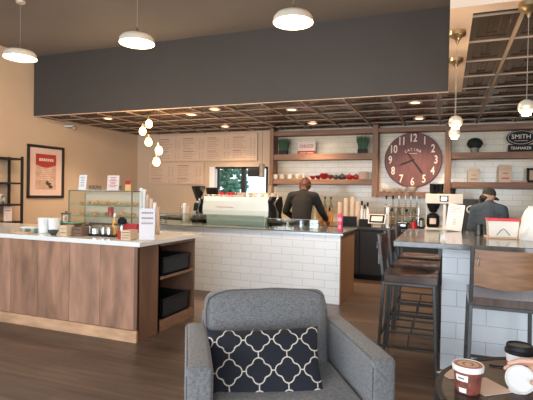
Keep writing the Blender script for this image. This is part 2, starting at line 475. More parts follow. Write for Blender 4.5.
num.build('lettering', clockink, t)
def hand(ang, L_, back, w, name):
    a = R(ang); d = Vector((math.sin(a), 0, math.cos(a))); n = Vector((d.z,0,-d.x))
    mb = MB(); p = [-d*back-n*w*.8, -d*back+n*w*.8, d*L_*.75+n*w, d*L_, d*L_*.75-n*w]
    A_ = [mb.b.verts.new(q+Vector((0,-.062,0))) for q in p]; B_ = [mb.b.verts.new(q+Vector((0,-.056,0))) for q in p]
    mb.b.faces.new(A_); mb.b.faces.new(B_[::-1])
    for i in range(5): mb.b.faces.new((A_[i], A_[(i+1)%5], B_[(i+1)%5], B_[i]))
    return mb.build(name, blackmetal, t)
hand(144, .33, .17, .012, 'minute_hand'); hand(250, .25, .03, .012, 'hour_hand')
MB().lathe([(.018,0),(.018,.016),(0,.02)], mtx=Matrix.Translation((0,-.046,0)) @ Euler((PI/2,0,0)).to_matrix().to_4x4()).build('hub', blackmetal, t, True)

# ---------------------------------------------------------------- menu boards
def menu(x0, x1, z0, z1, cols, label):
    cx, cz = (x0+x1)/2, (z0+z1)/2
    t = thing('menu_board', label, 'menu board', (cx, YB-.03, cz))
    MB().box(x0-cx, x1-cx, -.015, .03, z0-cz, z1-cz, .004).build('board', menuboard, t)
    mk = MB(); hd = MB(); w = (x1-x0)/cols; y0, y1 = -.0175, -.0155
    for c in range(cols):
        a = x0-cx+c*w+.05; z = z1-cz-.07
        row = 0
        while z > z0-cz+.05:
            if row % 7 == 0: hd.box(a, a+w*random.uniform(.3,.45), y0, y1, z-.008, z+.008)
            else:
                L_ = random.uniform(.25,.5)*w
                q = a
                while q < a+L_:
                    ww = random.uniform(.02,.06); mk.box(q, q+ww, y0, y1, z-.006, z+.006); q += ww+.012
                for k in range(2): mk.box(a+w*(.66+.13*k), a+w*(.66+.13*k)+.035, y0, y1, z-.006, z+.006)
            z -= .038 if row % 7 != 6 else .06
            row += 1
    mk.build('lettering', menuink, t); hd.build('heading', mat('menu_heading', (.42,.17,.12), .7), t)
menu(-6.22, -3.74, 2.115, 2.69, 4, 'long upper menu board on the beige wall above the window, reaching the tin ceiling')
menu(-6.45, -5.02, 1.60, 2.085, 2, 'smaller lower menu board on the beige wall, directly under the long one')

# ---------------------------------------------------------------- framed poster on left wall
t = thing('framed_poster', 'black framed red and cream poster hanging on the left wall', 'picture', (XL+.022, 6.56, 1.75))
t.rotation_euler = (0,0,-math.atan(.22/2.87))
h, w2 = .49, .40
mb = MB()
for a, b, c, d in ((-w2,-w2+.05,-h,h),(w2-.05,w2,-h,h),(-w2,w2,h-.05,h),(-w2,w2,-h,-h+.05)): mb.box(0,.035,a,b,c,d,.004)
mb.build('frame', mat('black_wood_frame', (.025,.018,.015), .45), t)
MB().box(.0,.012,-w2+.04,w2-.04,-h+.04,h-.04).build('mat_board', mat('pink_mat', (.72,.52,.44), .8), t)
mb = MB(); mb.box(.012,.014,-.22,.22,-.33,.33); mb.build('print', mat('buff_print', (.55,.36,.26), .8, var=.15, scale=12), t)
rot = Euler((PI/2,0,PI/2)).to_matrix().to_4x4()
mb = MB(); mb.prism([(-.22,.13),(-.12,.10),(0,.06),(.1,.1),(.22,.13),(.22,.33),(-.22,.33)], .014, .016, rot); mb.build('banner', redink, t)
mb = MB()
for k in range(7): mb.box(.016,.018,-.15+.045*k,-.115+.045*k,.2,.25)
for k in range(7):
    wd = random.uniform(.1,.17); mb.box(.016,.018,-wd,wd,.07-.035*k,.078-.035*k)
mb.build('lettering', pinkpaper, t)
mb = MB()
for k in range(7): mb.ball((.018,.08+random.uniform(-.06,.08),-.24+random.uniform(-.05,.07)),.004,random.uniform(.02,.05),random.uniform(.015,.05),1)
mb.build('drawing', mat('drawing_ink', (.06,.05,.05), .8), t)

# ---------------------------------------------------------------- ceiling lights
def dome_lamp(x, y, label, first=[None]):
    if first[0]: return dup(first[0], (x,y,3.10), 0, label)
    t = thing('dome_pendant_lamp', label, 'pendant lamp', (x,y,3.10), 0, 'white dome pendant lamps')
    MB().lathe([(.196,0),(.200,.004),(.192,.05),(.165,.085),(.09,.105),(.02,.112),(.0,.112)], n=48, cap=False).build('lamp_shade', mat('shade_white', (.72,.62,.50), .4), t, True)
    MB().lathe([(.0,.012),(.19,.012),(.19,.003),(0,.0)], n=48).build('diffuser', domeglow, t, True)
    MB().lathe([(.012,.11),(.012,.17),(.005,.18)], n=12).build('stem', brass, t, True)
    MB().tube([(0,0,.17),(0,0,.72)], .003).build('cord', cord_m, t)
    MB().lathe([(.0,.70),(.05,.70),(.06,.728),(0,.7285)], n=24).build('canopy', mat('canopy_paint', (.6,.5,.4), .4), t, True)
    first[0] = t; return t
dome_lamp(-5.13,4.38,'white dome pendant lamp nearest the left wall')
dome_lamp(-3.315,4.37,'middle white dome pendant lamp, over the wood island')
dome_lamp(-1.435,4.33,'rightmost white dome pendant lamp, over the grey armchair')
gl = [None]
def globe_lamp(x, y, z, label):
    t = thing('globe_pendant_lamp', label, 'pendant lamp', (x,y,z), 0, 'small gold globe pendants over the bar')
    mb = MB(); mb.ball((0,0,0), .054, .054, .052, 3); mb.build('globe', globe_m, t, True)
    MB().lathe([(.0,-.058),(.028,-.056),(.03,-.040),(0,-.038)], n=24).build('lens', globeglow, t, True)
    MB().tube([(0,0,.05),(0,0,ZS-z-.06)], .0022).build('cord', cord_m, t)
    MB().lathe([(.0,-.115),(.008,-.11),(.016,-.085),(.035,-.062),(.060,-.050),(.064,-.045),(.064,-.0125),(0,-.0125)], (0,0,ZS-z), n=32).build('canopy', brass, t, True)
    return t
globe_lamp(.060, 3.99, 2.018, 'gold globe pendant lamp over the bar, upper and nearer of the close pair')
globe_lamp(.064, 4.756, 2.028, 'gold globe pendant lamp hanging over the bar, lower and farther of the pair')
globe_lamp(.496, 3.549, 2.035, 'gold globe pendant lamp hanging alone nearest the bar front, at the right edge')
for (x, y, z, lab) in ((-4.037,5.75,2.43,'highest filament bulb of the hanging cluster'),(-4.139,5.62,2.31,'leftmost filament bulb of the hanging cluster'),
                       (-3.981,5.6,2.147,'middle filament bulb of the hanging cluster'),(-3.80,5.5,2.01,'rightmost filament bulb of the hanging cluster'),(-3.891,5.6,1.858,'lowest filament bulb of the hanging cluster')):
    y = 6.45+(y-5.6); k = 6.45/5.6; x = x*k+{'hi':-.09,'le':0,'mi':-.05,'ri':.02,'lo':.01}[lab[:2]]; z = EYE+(z-EYE)*k
    t = thing('bulb_pendant_lamp', lab+' above the espresso counter', 'pendant lamp', (x,y,z), 0, 'filament bulb cluster')
    MB().lathe([(0,-.085),(.035,-.078),(.058,-.04),(.057,.0),(.04,.04),(.018,.055)], n=20).build('bulb', bulb_m, t, True)
    MB().lathe([(.019,.05),(.021,.06),(.021,.105),(.006,.115)], n=16).build('socket', brass, t, True)
    MB().tube([(0,0,.11),(0,0,ZS-z-.012)], .003).build('cord', blackmetal, t)
cans = [(-5.79,6.82,'leftmost'),(-4.06,6.86,'second from left in the front row of'),(-3.44,6.52,''),(-4.13,8.28,''),(-2.28,6.89,''),(-2.34,8.32,''),(-.43,6.84,''),(-.45,8.27,'')]
canlab = ['recessed round downlight in the tin ceiling nearest the left wall','recessed downlight in the tin ceiling directly above the bulb cluster','recessed downlight in the tin ceiling just right of the bulb cluster, closest to the bulkhead',
 'recessed downlight in the tin ceiling in front of the menu board','recessed ceiling downlight, front one of the pair before the red and white sign','recessed ceiling downlight, rear one of the pair before the red and white sign',
 'recessed downlight in the tin ceiling, front one of the pair before the clock','recessed downlight in the tin ceiling, rear one of the pair before the clock']
for (x, y, _), lab in zip(cans, canlab):
    t = thing('recessed_downlight', lab, 'downlight', (x,y,ZS-.016), 0, 'recessed downlights')
    MB().lathe([(.065,0),(.095,.0),(.095,.014),(.065,.014),(.065,0)], n=32, cap=False).build('trim_ring', peach, t, True)
    MB().lathe([(0,.004),(.066,.004),(.066,.012),(0,.012)], n=32).build('lens', canglow, t, True)
    l = bpy.data.lights.new('downlight_beam', 'SPOT'); l.energy = 80; l.color = (1,.73,.50); l.spot_size = R(125); l.spot_blend = .8; l.shadow_soft_size = .06
    lo = bpy.data.objects.new('downlight_beam', l); C.objects.link(lo); lo.parent = t; lo.location = (0,0,-.02)
t = thing('security_camera', 'small white dome security camera on the left wall just under the tin ceiling', 'security camera', (-6.72,7.0,2.62))
MB().box(-.30,-.05,-.03,.03,.03,.06,.01).build('bracket', white, t); MB().ball((-.03,0,0),.05).build('dome', mat('camera_dome',(.35,.28,.22),.2), t, True)

# ---------------------------------------------------------------- wood island
IX0, IX1, IY0, IY1, IZ = -6.2, -2.664, 3.563, 4.62, .905
t = thing('wood_island_counter', 'brown wood panelled island with white stone top and an open end cubby', 'counter', (-4.2,4.1,0))
ox, oy = -4.2, 4.1
def lb(mb, *a, **k): return mb.box(a[0]-ox, a[1]-ox, a[2]-oy, a[3]-oy, a[4], a[5], **k)
seams = [-6.2,-5.85,-5.45,-5.06,-4.68,-4.28,-3.90,-3.48,-3.10,-2.70]
for i, (a, b) in enumerate(zip(seams, seams[1:])):
    o = lb(MB(), a+.0015, b-.0015, IY0, IY0+.02, .115, IZ-.005, bev=.001, seg=1).build('front_panel', panelwood2 if i % 3 == 1 else panelwood, t)
lb(MB(), IX0, IX1+.004, IY0-.012, IY0+.012, 0, .112, bev=.002, seg=1).build('plinth', plinthwood, t)
mb = MB(); lb(mb, IX0, IX1-.03, IY0+.02, IY0+.04, .1, IZ); lb(mb, IX0, IX1, IY1-.03, IY1, 0, IZ); lb(mb, IX0, -3.12, IY0+.03, IY1, .0, .9)
mb.build('carcass', endwood, t)
mb = MB(); lb(mb, IX1-.03, IX1, IY0+.012, 3.93, 0, IZ); lb(mb, IX1-.035, IX1, IY0-.003, IY0+.03, .11, IZ)
mb.build('end_panel', endwood, t)
mb = MB(); lb(mb, -3.12, IX1, 3.90, IY1-.03, .0, .11); lb(mb, -3.12, IX1, 3.93, IY1-.03, .53, .555); lb(mb, -3.12, IX1, 3.93, IY1-.03, .87, IZ); lb(mb, -3.12, IX1, 3.90, 3.93, 0, IZ)
mb.build('cubby_shelf', shelfwood, t)
lb(MB(), IX0, IX1+.06, IY0-.05, IY1+.05, IZ, IZ+.045, bev=.004).build('stone_top', quartz, t)
for z, hh, lab in ((.556,.185,'black storage bin on the upper cubby shelf at the end of the wood island'),(.111,.20,'black storage bin on the lower cubby shelf at the end of the wood island')):
    q = thing('storage_bin', lab, 'bin', (-2.88,4.26,z), 0, 'black bins in the island cubby')
    mb = MB(); n = .02
    bx0,bx1,by0,by1 = -.19,.20,-.26,.26
    mb.box(bx0,bx1,by0,by0+n,0,hh,.004); mb.box(bx0,bx1,by1-n,by1,0,hh,.004); mb.box(bx0,bx0+n,by0,by1,0,hh,.004); mb.box(bx1-n,bx1,by0,by1,0,hh,.004); mb.box(bx0,bx1,by0,by1,0,.02)
    mb.build('body', navyp, q)
    mb = MB(); mb.box(bx1-.01,bx1+.012,by0-.006,by1+.006,hh-.02,hh+.006,.003); mb.build('rim', blackp, q)
ITOP = IZ+.045+.001

# things on the island -----------------------------------------------------
def cup_prof(r0, r1, h, th=.003): return [(0,0),(r0,0),(r1,h),(r1-th,h),(r0-th,.006),(0,.006)]
def one(name, label, cat, mb, mt, loc, smooth=True, group=None, rz=0):
    o = mb.build(name, mt, None, smooth); o.location = loc; o.rotation_euler = (0,0,rz)
    return tag(o, label, cat, group)
# pastry case
t = thing('pastry_case', 'glass pastry display case standing on the far side of the wood island', 'display case', (-3.62,4.27,ITOP))
W_, D_, H_ = .44, .13, .465
mb = MB()
for x in (-W_, W_):
    for y in (-D_, D_): mb.bar((x,y,0),(x,y,H_), .012)
for y in (-D_, D_):
    mb.bar((-W_,y,H_),(W_,y,H_), .012)
for x in (-W_, W_): mb.bar((x,-D_,H_),(x,D_,H_), .012)
mb.build('frame', mat('bronze_edge',(.16,.17,.14),.3,metal=.5), t)
MB().box(-W_,W_,-D_,D_,0,.05).build('base', steel, t)
for nm, a in (('front_glass',(-W_,W_,-D_-.003,-D_,.05,H_)),('end_glass',(-W_-.003,-W_,-D_,D_,.05,H_)),('end_glass',(W_,W_+.003,-D_,D_,.05,H_)),('top_glass',(-W_,W_,-D_,D_,H_,H_+.005))):
    MB().box(*a).build(nm, caseglass, t)
for z in (.17,.295): 
    q = MB().box(-W_+.01,W_-.01,-D_+.01,D_-.01,z,z+.006).build('glass_shelf', caseglass, t)
    MB().box(-W_+.01,W_-.01,-D_+.006,-D_+.012,z-.001,z+.008).build('edge', slabgreen, q)
MB().box(-W_,W_,D_-.004,D_,.05,H_).build('back_panel', mat('case_back',(.62,.50,.38),.5), t)
k = 0
rowname = {.302:'middle shelf',.177:'lower shelf',.052:'floor'}
for z, n in ((.302,9),(.177,5),(.052,6)):
    for i in range(n):
        x = -.36+.72*i/(n-1)+random.uniform(-.015,.015)
        s_ = random.uniform(1.0,1.4)
        mb = MB()
        for a in range(5):
            th = (a-2)*.5
            mb.ball((.028*math.sin(th)*s_, .018*math.cos(th)*s_-.012, .016*s_), .017*s_, .015*s_, (.020-.003*abs(a-2))*s_, 1)
        one('pastry', 'golden baked pastry on the %s of the glass display case' % rowname[z], 'pastry', mb, pastry, (-3.62+x, 4.27+random.uniform(-.03,.03), ITOP+z+.003), True, 'pastries on the case %s' % rowname[z], random.uniform(0,6))
# red tins and jar in case
one('red_tin','small red tin inside the pastry case, on its lower glass shelf','tin', MB().lathe([(0,0),(.033,0),(.033,.10),(.03,.105),(0,.105)]), red, (bx(111,4.24),4.24,ITOP+.177))
# cards on the case
def stand_sign(name, label, loc, w, h, mt, tilt, rz, lines, inkm, name2='lettering'):
    t = thing(name, label, 'sign', loc, rz)
    Mx = Euler((-tilt,0,0)).to_matrix().to_4x4()
    MB().box(-w/2,w/2,0,.006,0,h,.001,1,Mx).build('card', mt, t)
    mb = MB()
    for i, (wd, z, th) in enumerate(lines): mb.box(-wd*w/2,wd*w/2,-.0015,0,z*h-th,z*h+th,mtx=Mx)
    if lines: mb.build(name2, inkm, t)
    MB().box(-w*.4,w*.4,0,.06,0,.006).build('foot', mt, t)
    return t
def lines(n): return [(random.uniform(.4,.75), .85-.7*i/n, .003) for i in range(n)]
stand_sign('paper_sign','white paper sign leaning at the left end on top of the pastry case',(-3.93,4.20,ITOP+.472),.125,.175,paper,.1,R(-8),lines(6),ink)
stand_sign('paper_sign','wider pink tinted paper sign standing on the right half of the pastry case top',(-3.49,4.20,ITOP+.472),.155,.170,pinkpaper,.08,R(4),lines(7),redink)
q = stand_sign('price_card','small red and yellow card clipped at the right end of the pastry case top',(-3.30,4.22,ITOP+.472),.075,.12,mat('yellow_card',(.75,.45,.15),.7),.05,0,[(1,.78,.024)],red,'red_band')
for i in range(5):
    t = thing('glass_jar', ['small glass jar just right of the white sign on the pastry case','second small glass jar from the white sign on the pastry case','middle small glass jar between the two paper signs on the pastry case','small glass jar beside the pink sign, its left, on the pastry case','small glass jar in front of the price card on the pastry case'][i], 'jar', (-3.80+.047*i if i < 4 else -3.38,4.19,ITOP+.472), 0, 'little jars on the pastry case')
    MB().lathe([(0,0),(.017,0),(.017,.035),(.012,.042)], n=14, cap=False).build('body', dimglass, t, True)
    MB().lathe([(0,.04),(.014,.04),(.014,.052),(0,.052)], n=14).build('lid', gunmetal, t, True)
# white stacked containers
def tub(name, label, x, y, r, h, mt=white):
    t = thing(name, label, 'container', (x,y,ITOP), 0, 'white tubs')
    MB().lathe([(0,0),(r*.86,0),(r,h*.93),(r*1.03,h*.94),(r*1.03,h),(r*.97,h),(r*.85,.01),(0,.01)], n=32).build('body', mt, t, True)
    for z in (.55,.72,.86): MB().lathe([(r*(.86+.14*z)+.001,h*z),(r*(.86+.14*z)+.004,h*z+.003),(r*(.86+.14*z)+.001,h*z+.006)], n=32, cap=False).build('rib', mt, t, True)
tub('white_tub','left of the two tall white tubs on the wood island',-4.03,3.76,.060,.165)
tub('white_tub','right of the two tall white tubs on the wood island, behind the dark bowl',-3.905,3.78,.060,.165)
one('mixing_bowl','small dark grey bowl in front of the white tubs','bowl', MB().lathe([(0,0),(.022,0),(.045,.02),(.056,.05),(.052,.05),(.04,.022),(0,.006)]), slate, (-3.80,3.665,ITOP))
one('napkin_stack','low stack of tan napkins at the left end of the island top','napkins', MB().box(-.10,.10,-.05,.05,0,.014,.003), kraft, (-4.17,3.62,ITOP), False)
t = thing('paper_tray','white moulded paper tray with raised ends, left of the white tubs','tray',(-4.22,3.76,ITOP))
MB().box(-.10,.10,-.05,.05,.045,.058,.004).build('top', white, t)
for x in (-.065,.065): MB().box(x-.02,x+.02,-.04,.04,0,.046,.006).build('foot', mat('cup_green',(.35,.42,.36),.5), t)
t = thing('glass_canister','tall clear glass canister with dark scoop, left of the pastry case','canister',(-4.21,4.25,ITOP))
MB().lathe([(0,0),(.055,0),(.055,.17),(.05,.175),(.05,.18)], n=24, cap=False).build('body', dimglass, t, True)
MB().lathe([(0,.005),(.05,.005),(.05,.05),(0,.06)], n=24).build('contents', slate, t, True)
MB().lathe([(0,.18),(.058,.18),(.058,.195),(.01,.2),(.01,.215),(0,.22)], n=24).build('lid', gunmetal, t, True)
t = thing('serving_board','long board with a green glass edge lying left of the pastry case','board',(-3.95,4.00,ITOP))
MB().box(-.20,.17,-.09,.09,.10,.112,.002).build('top', slabgreen, t); MB().box(-.18,.15,-.07,.07,0,.10,.003).build('base', mat('dark_bread_box',(.10,.07,.05),.5), t)
# crates
def crate(label, x, y, w, d, h, mt, slats=3):
    t = thing('wooden_crate', label, 'crate', (x,y,ITOP))
    for i in range(slats):
        z0 = h*i/slats; z1 = h*(i+1)/slats-.006
        for yy in (-d/2, d/2): MB().box(-w/2,w/2,yy-.004,yy+.004,z0,z1,.001).build('slat', mt, t)
    for xx in (-w/2, w/2): MB().box(xx-.005,xx+.005,-d/2,d/2,0,h-.006,.001).build('end_panel', mt, t)
    MB().box(-w/2,w/2,-d/2,d/2,0,.008).build('bottom', mt, t)
    return t
crate('pale wooden crate right of the dark bowl on the island', -3.615, 3.665, .085, .10, .115, natwood)
crate('dark brown crate beside the pale crate on the island', -3.50, 3.73, .12, .10, .10, mat('brown_crate',(.16,.09,.055),.5,var=.2))
crate('pale wooden crate standing just left of the acrylic sign', bx(130,3.67), 3.67, .10, .12, .10, natwood, 4)
# black tray of metal canisters
t = thing('condiment_tray','black tray holding steel canisters in front of the pastry case','tray',(-3.32,3.83,ITOP))
mb = MB(); mb.box(-.22,.22,-.06,.06,0,.012,.003); mb.box(-.22,.22,-.062,-.056,0,.022); mb.box(-.22,.22,.056,.062,0,.022); mb.build('tray', blackp, t)
mb = MB(); mb.bar((-.2,.05,.0),(-.2,.05,.12),.008); mb.bar((.2,.05,0),(.2,.05,.12),.008); mb.bar((-.2,.05,.12),(.2,.05,.12),.012,.02); mb.build('rail', gunmetal, t)
cl = ['leftmost tall narrow','second narrow','wide squat','right hand','rightmost']
for i, (dx, r, h_) in enumerate(((-.185,.017,.10),(-.145,.017,.105),(-.065,.05,.075),(.035,.022,.08),(.11,.024,.085))):
    q = thing('steel_canister', '%s steel canister on the black tray in front of the pastry case' % cl[i], 'canister', (-3.32+dx,3.82,ITOP+.013), 0, 'steel canisters on the tray')
    MB().lathe([(0,0),(r,0),(r,h_*.8),(r*.9,h_*.82),(0,h_*.82)], n=20).build('body', steel, q, True)
    MB().lathe([(r*.92,h_*.82),(r*.96,h_*.86),(r*.5,h_*.97),(0,h_)], n=20).build('lid', gunmetal if i < 2 else steel, q, True)
# bottle, thermos, red pieces
t = thing('syrup_bottle','yellow syrup bottle with a tapered neck, left of the thermos on the island','bottle',(bx(115,3.90),3.90,ITOP))
MB().lathe([(0,0),(.030,0),(.031,.02),(.027,.06),(.031,.10),(.026,.13),(.013,.18),(.012,.205),(0,.205)], n=24).build('body', yellow, t, True)
MB().lathe([(.0135,.20),(.014,.22),(.006,.235),(0,.24)], n=16).build('cap', white, t, True)
t = thing('thermos_jug','steel thermos jug with a domed black top, beside the red box on the island','thermos',(bx(122.5,4.0),4.0,ITOP))
MB().lathe([(0,0),(.045,0),(.046,.10),(.04,.12),(0,.12)], n=28).build('body', steel, t, True)
MB().lathe([(.043,.115),(.048,.13),(.045,.165),(.025,.19),(0,.195)], n=28).build('top', blackp, t, True)
MB().tube([(.045,0,.14),(.075,0,.13),(.075,0,.06),(.045,0,.04)], .006).build('handle', blackp, t, True)
t = thing('red_box','bright red carton behind the red cup on the island','box',(bx(133.5,4.0),4.0,ITOP))
MB().box(-.075,.075,-.05,.05,.035,.125,.004).build('body', red, t); MB().box(-.06,.06,-.04,.04,0,.036).build('stand', steel, t)
one('red_cup','small red cup on the island, below the red carton','cup', MB().lathe(cup_prof(.028,.036,.07)), red, (bx(121,3.70),3.70,ITOP))
# towers of stacked cups
tn = ['tallest, leftmost tower of stacked paper cups on the island','second tower of stacked paper cups from the left on the island','third, middle tower of stacked paper cups on the island','fourth tower of stacked paper cups from the left on the island','fifth tower of stacked paper cups, next to the short one on the island','shortest, rightmost tower of stacked paper cups on the island']
for i, (px, hh) in enumerate([(-3.18+.046*i, (.50,.485,.43,.385,.34,.29)[i]) for i in range(6)]):
    mb = MB(); n = int(hh/.018); prof = [(0,0),(.016,0)]
    for j in range(n): prof += [(.0185, hh*j/n+.004), (.021, hh*(j+.6)/n+.004), (.0188, hh*(j+.7)/n+.004)]
    prof += [(.021,hh+.006),(.017,hh-.01),(0,hh-.03)]
    mb.lathe(prof, n=18)
    one('cup_stack', tn[i], 'paper cups', mb, [cupstack,paper,kraft][i%3] if i else paper, (px, 4.30, ITOP), True, 'towers of stacked paper cups')
# acrylic sign
t = stand_sign('acrylic_sign','tall frosted white counter sign at the right corner of the island',(-2.665,3.70,ITOP),.155,.305,mat('frosted_acrylic',(.64,.57,.56),.35,var=.05),.03,R(16),[],ink)
mb = MB()
Mx = Euler((-.03,0,0)).to_matrix().to_4x4()
for z, n in ((.262,7),(.212,7),(.162,6)):
    for k in range(n):
        c_ = -.048+.098*k/(n-1); mb.box(c_-.0055,c_+.0055,-.0016,0,z-.008,z+.008,mtx=Mx)
mb.build('lettering', ink, t)

# ---------------------------------------------------------------- espresso counter
EX1, EY0, EY1, EZ = -1.254, 5.87, 6.80, .905
t = thing('espresso_counter','long white tiled service counter with a dark grey top, behind the armchair','counter',(-3.1,6.3,0))
def le(mb, *a, **k): return mb.box(a[0]+3.1, a[1]+3.1, a[2]-6.3, a[3]-6.3, a[4], a[5], **k)
f = le(MB(), -4.9, EX1, EY0, EY1-.3, 0, EZ).build('tiled_front', tile_esp, t)
le(MB(), EX1+.0005, EX1+.012, EY0+.006, EY1, 0.002, EZ).build('end_panel', mat('tan_end_panel',(.30,.17,.10),.5,var=.12,scale=2,stretch=(3,3,.8)), t)
le(MB(), -4.9, EX1+.04, EY0-.035, EY1+.05, EZ, EZ+.03, bev=.004).build('stone_top', greytop, t)
le(MB(), -4.9, EX1+.04, EY0-.036, EY0-.028, EZ-.008, EZ+.012).build('edge_strip', mat('pale_metal_edge',(.5,.53,.52),.3,metal=.4), t)
le(MB(), -4.9, EX1, EY1-.28, EY1, 0, EZ-.002).build('cabinet', blackcab, t)
ETOP = EZ+.031
t = thing('glass_guard','low tinted glass guard standing along the espresso counter in front of the machine','glass guard',(-3.2,6.14,ETOP))
MB().box(-1.0,.78,0,.008,0,.155).build('glass_panel', guardglass, t)
MB().box(-1.0,.78,-.002,.010,.153,.159).build('top_edge', mat('glass_edge',(.30,.36,.34),.2), t)
t = thing('glass_guard','open topped clear glass box guard in front of the person in black','glass guard',(-2.0,6.22,ETOP))
MB().box(-.40,.38,-.1,-.094,0,.13).build('glass_panel', guardglass, t); MB().box(-.40,.38,-.101,-.093,.129,.134).build('top_edge', MATS['glass_edge'], t)
for x in (-.40,.38): MB().box(x,x+.006,-.094,.0,0,.13).build('end_panel', glass, t)
one('sugar_shaker','small white shaker standing inside the clear glass guard','shaker', MB().lathe([(0,0),(.018,0),(.018,.05),(.012,.06),(.012,.08),(0,.085)]), white, (-2.1,6.25,ETOP))
# espresso machine
t = thing('espresso_machine','wide white espresso machine on the tiled counter below the window','espresso machine',(-2.93,6.55,ETOP))
rotx = Matrix(((0,0,1,0),(1,0,0,0),(0,1,0,0),(0,0,0,1)))   # (y,z) profile extruded along x
mb = MB(); mb.prism([(-.27,.14),(-.285,.22),(-.27,.36),(-.25,.425),(.25,.425),(.27,.33),(.25,.12)], -.56, .52, rotx); mb.build('body', machw, t)
mb = MB(); mb.prism([(-.255,.0),(-.27,.14),(.25,.14),(.25,0)], -.50, .50, rotx); mb.build('lower_panel', mat('machine_lower',(.50,.58,.55),.25,metal=0), t)
for x in (-.60,.52):
    mb = MB(); mb.prism([(-.22,0),(-.31,.10),(-.24,.22),(-.30,.38),(-.22,.44),(.1,.42),(.2,.44),(.25,.3),(.18,.15),(.25,0)], x, x+.045, rotx); mb.build('side_panel', blackp, t)
mb = MB(); mb.tube([(.60,-.1,.1),(.64,-.2,.2),(.60,-.24,.34),(.63,-.16,.42)], .014); mb.tube([(-.62,-.2,.05),(-.66,-.26,.2),(-.62,-.26,.34),(-.67,-.2,.38)], .012); mb.build('steam_wand', steel, t, True)
mb = MB(); mb.tube([(-.52,-.24,.445),(.5,-.24,.445)], .006); mb.tube([(-.52,.2,.445),(.5,.2,.445)], .006); mb.build('cup_rail', steel, t)
mb = MB()
for k in range(24): mb.box(-.33+.012*k,-.33+.012*k+(.009 if k%5 else .004),-.284,-.280,.262,.27)
mb.build('lettering', redink, t)
MTOP = ETOP+.426
cl = ['leftmost red','second red','third red','first grey','second grey','third grey','first cream','second cream','third cream','fourth cream']
for i in range(10):
    x = -3.25+.095*i
    m_ = red if i < 3 else (tan if i < 6 else ceramic_beige)
    one('cup', '%s cup in the row on top of the espresso machine' % cl[i], 'cup', MB().lathe([(0,0),(.028,0),(.04,.03),(.044,.068),(.040,.068),(.035,.03),(0,.01)], n=20), m_, (x+.0,6.42+.05*(i%2),MTOP), True, 'cups on the espresso machine')
# grinders
def grinder(x, y, label, hop=True, s=1):
    t = thing('coffee_grinder', label, 'coffee grinder', (x,y,ETOP), 0, 'coffee grinders')
    MB().lathe([(0,0),(.10*s,0),(.105*s,.02),(.088*s,.12),(.072*s,.27),(.065*s,.31),(0,.32)], n=24).build('body', blackp, t, True)
    MB().lathe([(.03*s,.31),(.032*s,.35)], n=20).build('collar', steel, t, True)
    MB().lathe([(.032*s,.345),(.05*s,.39),(.108*s,.55),(.112*s,.57),(.105*s,.57),(.04*s,.39)], n=32).build('hopper', mat('smoked_hopper',(.02,.018,.016),.15), t, True)
    MB().lathe([(0,.572),(.11*s,.572),(.11*s,.582),(0,.59)], n=32).build('lid', blackp, t, True)
    MB().box(-.035,.02,-.112*s,-.08*s,.12,.19,.004).build('label_plate', steel, t)
grinder(-3.70,6.50,'black coffee grinder with a conical hopper standing left of the espresso machine')
t = thing('coffee_grinder','second black coffee grinder, its wide bowl hopper showing behind the machine corner','coffee grinder',(bx(212.5,8.68),8.68,.887),0,'coffee grinders')
MB().box(-.09,.09,-.1,.1,0,.42,.015).build('body', steel, t); MB().lathe([(.05,.42),(.09,.45),(.135,.53),(.145,.62),(.137,.62),(.085,.47)], n=28).build('hopper', MATS['smoked_hopper'], t, True)
MB().lathe([(0,.621),(.148,.621),(.148,.634),(0,.64)], n=28).build('lid', blackp, t, True)
tn = ['clear tumbler stack at the left end of the espresso counter','clear tumbler stack between its neighbours on the espresso counter','tan paper cup stack close to the black grinder']
for i, (x, hh, m_) in enumerate(((-3.99,.26,dimglass),(-3.94,.29,paper),(-3.87,.24,cupstack))):
    one('tumbler_stack', tn[i], 'cups', MB().lathe([(0,0),(.025,0)]+[(.03+.004*(j%2),.01+hh*j/8) for j in range(9)]+[(0,hh+.012)], n=18), m_, (x+.02,6.45,ETOP))
t = thing('round_dispenser','white rounded dispenser with a dark base at the left end of the espresso counter','dispenser',(-4.33,6.1,ETOP))
MB().lathe([(.05,.07),(.085,.10),(.09,.2),(.07,.26),(0,.27)], n=28).build('body', white, t, True); MB().box(-.08,.08,-.06,.06,0,.09,.01).build('base', blackp, t)
MB().box(-.015,.015,-.1,-.05,.04,.07).build('tap', steel, t)
t = thing('glass_jar','squat clear glass jar at the left end of the espresso counter','jar',(-4.10,6.12,ETOP)); MB().lathe([(0,0),(.06,0),(.06,.11),(.055,.12)],n=24,cap=False).build('body', dimglass, t, True); MB().lathe([(.061,.11),(.063,.12),(.06,.13)],n=24,cap=False).build('rim', steel, t, True)
# pink carton
t = thing('pink_carton','hot pink printed tall can at the right end of the tiled counter','can',(-1.29,6.02,ETOP))
MB().lathe([(0,0),(.030,0),(.032,.006),(.032,.225),(.027,.235),(0,.235)], n=28).build('body', pink, t, True)
me = text_mesh('30', .045, .0005, bold=.001); me.transform(T3(-.002,-.0335,.155)); link('emblem', me, white, t)
MB().tube([(.027*math.cos(a),-.0335,.155+.03*math.sin(a)) for a in [2*PI*k/24 for k in range(24)]], .0016, 5, True).build('emblem_ring', white, t)
mb = MB()
for z in (.045,.06,.075): mb.box(-.015,.015,-.0335,-.031,z-.003,z+.003)
mb.build('lettering', white, t)

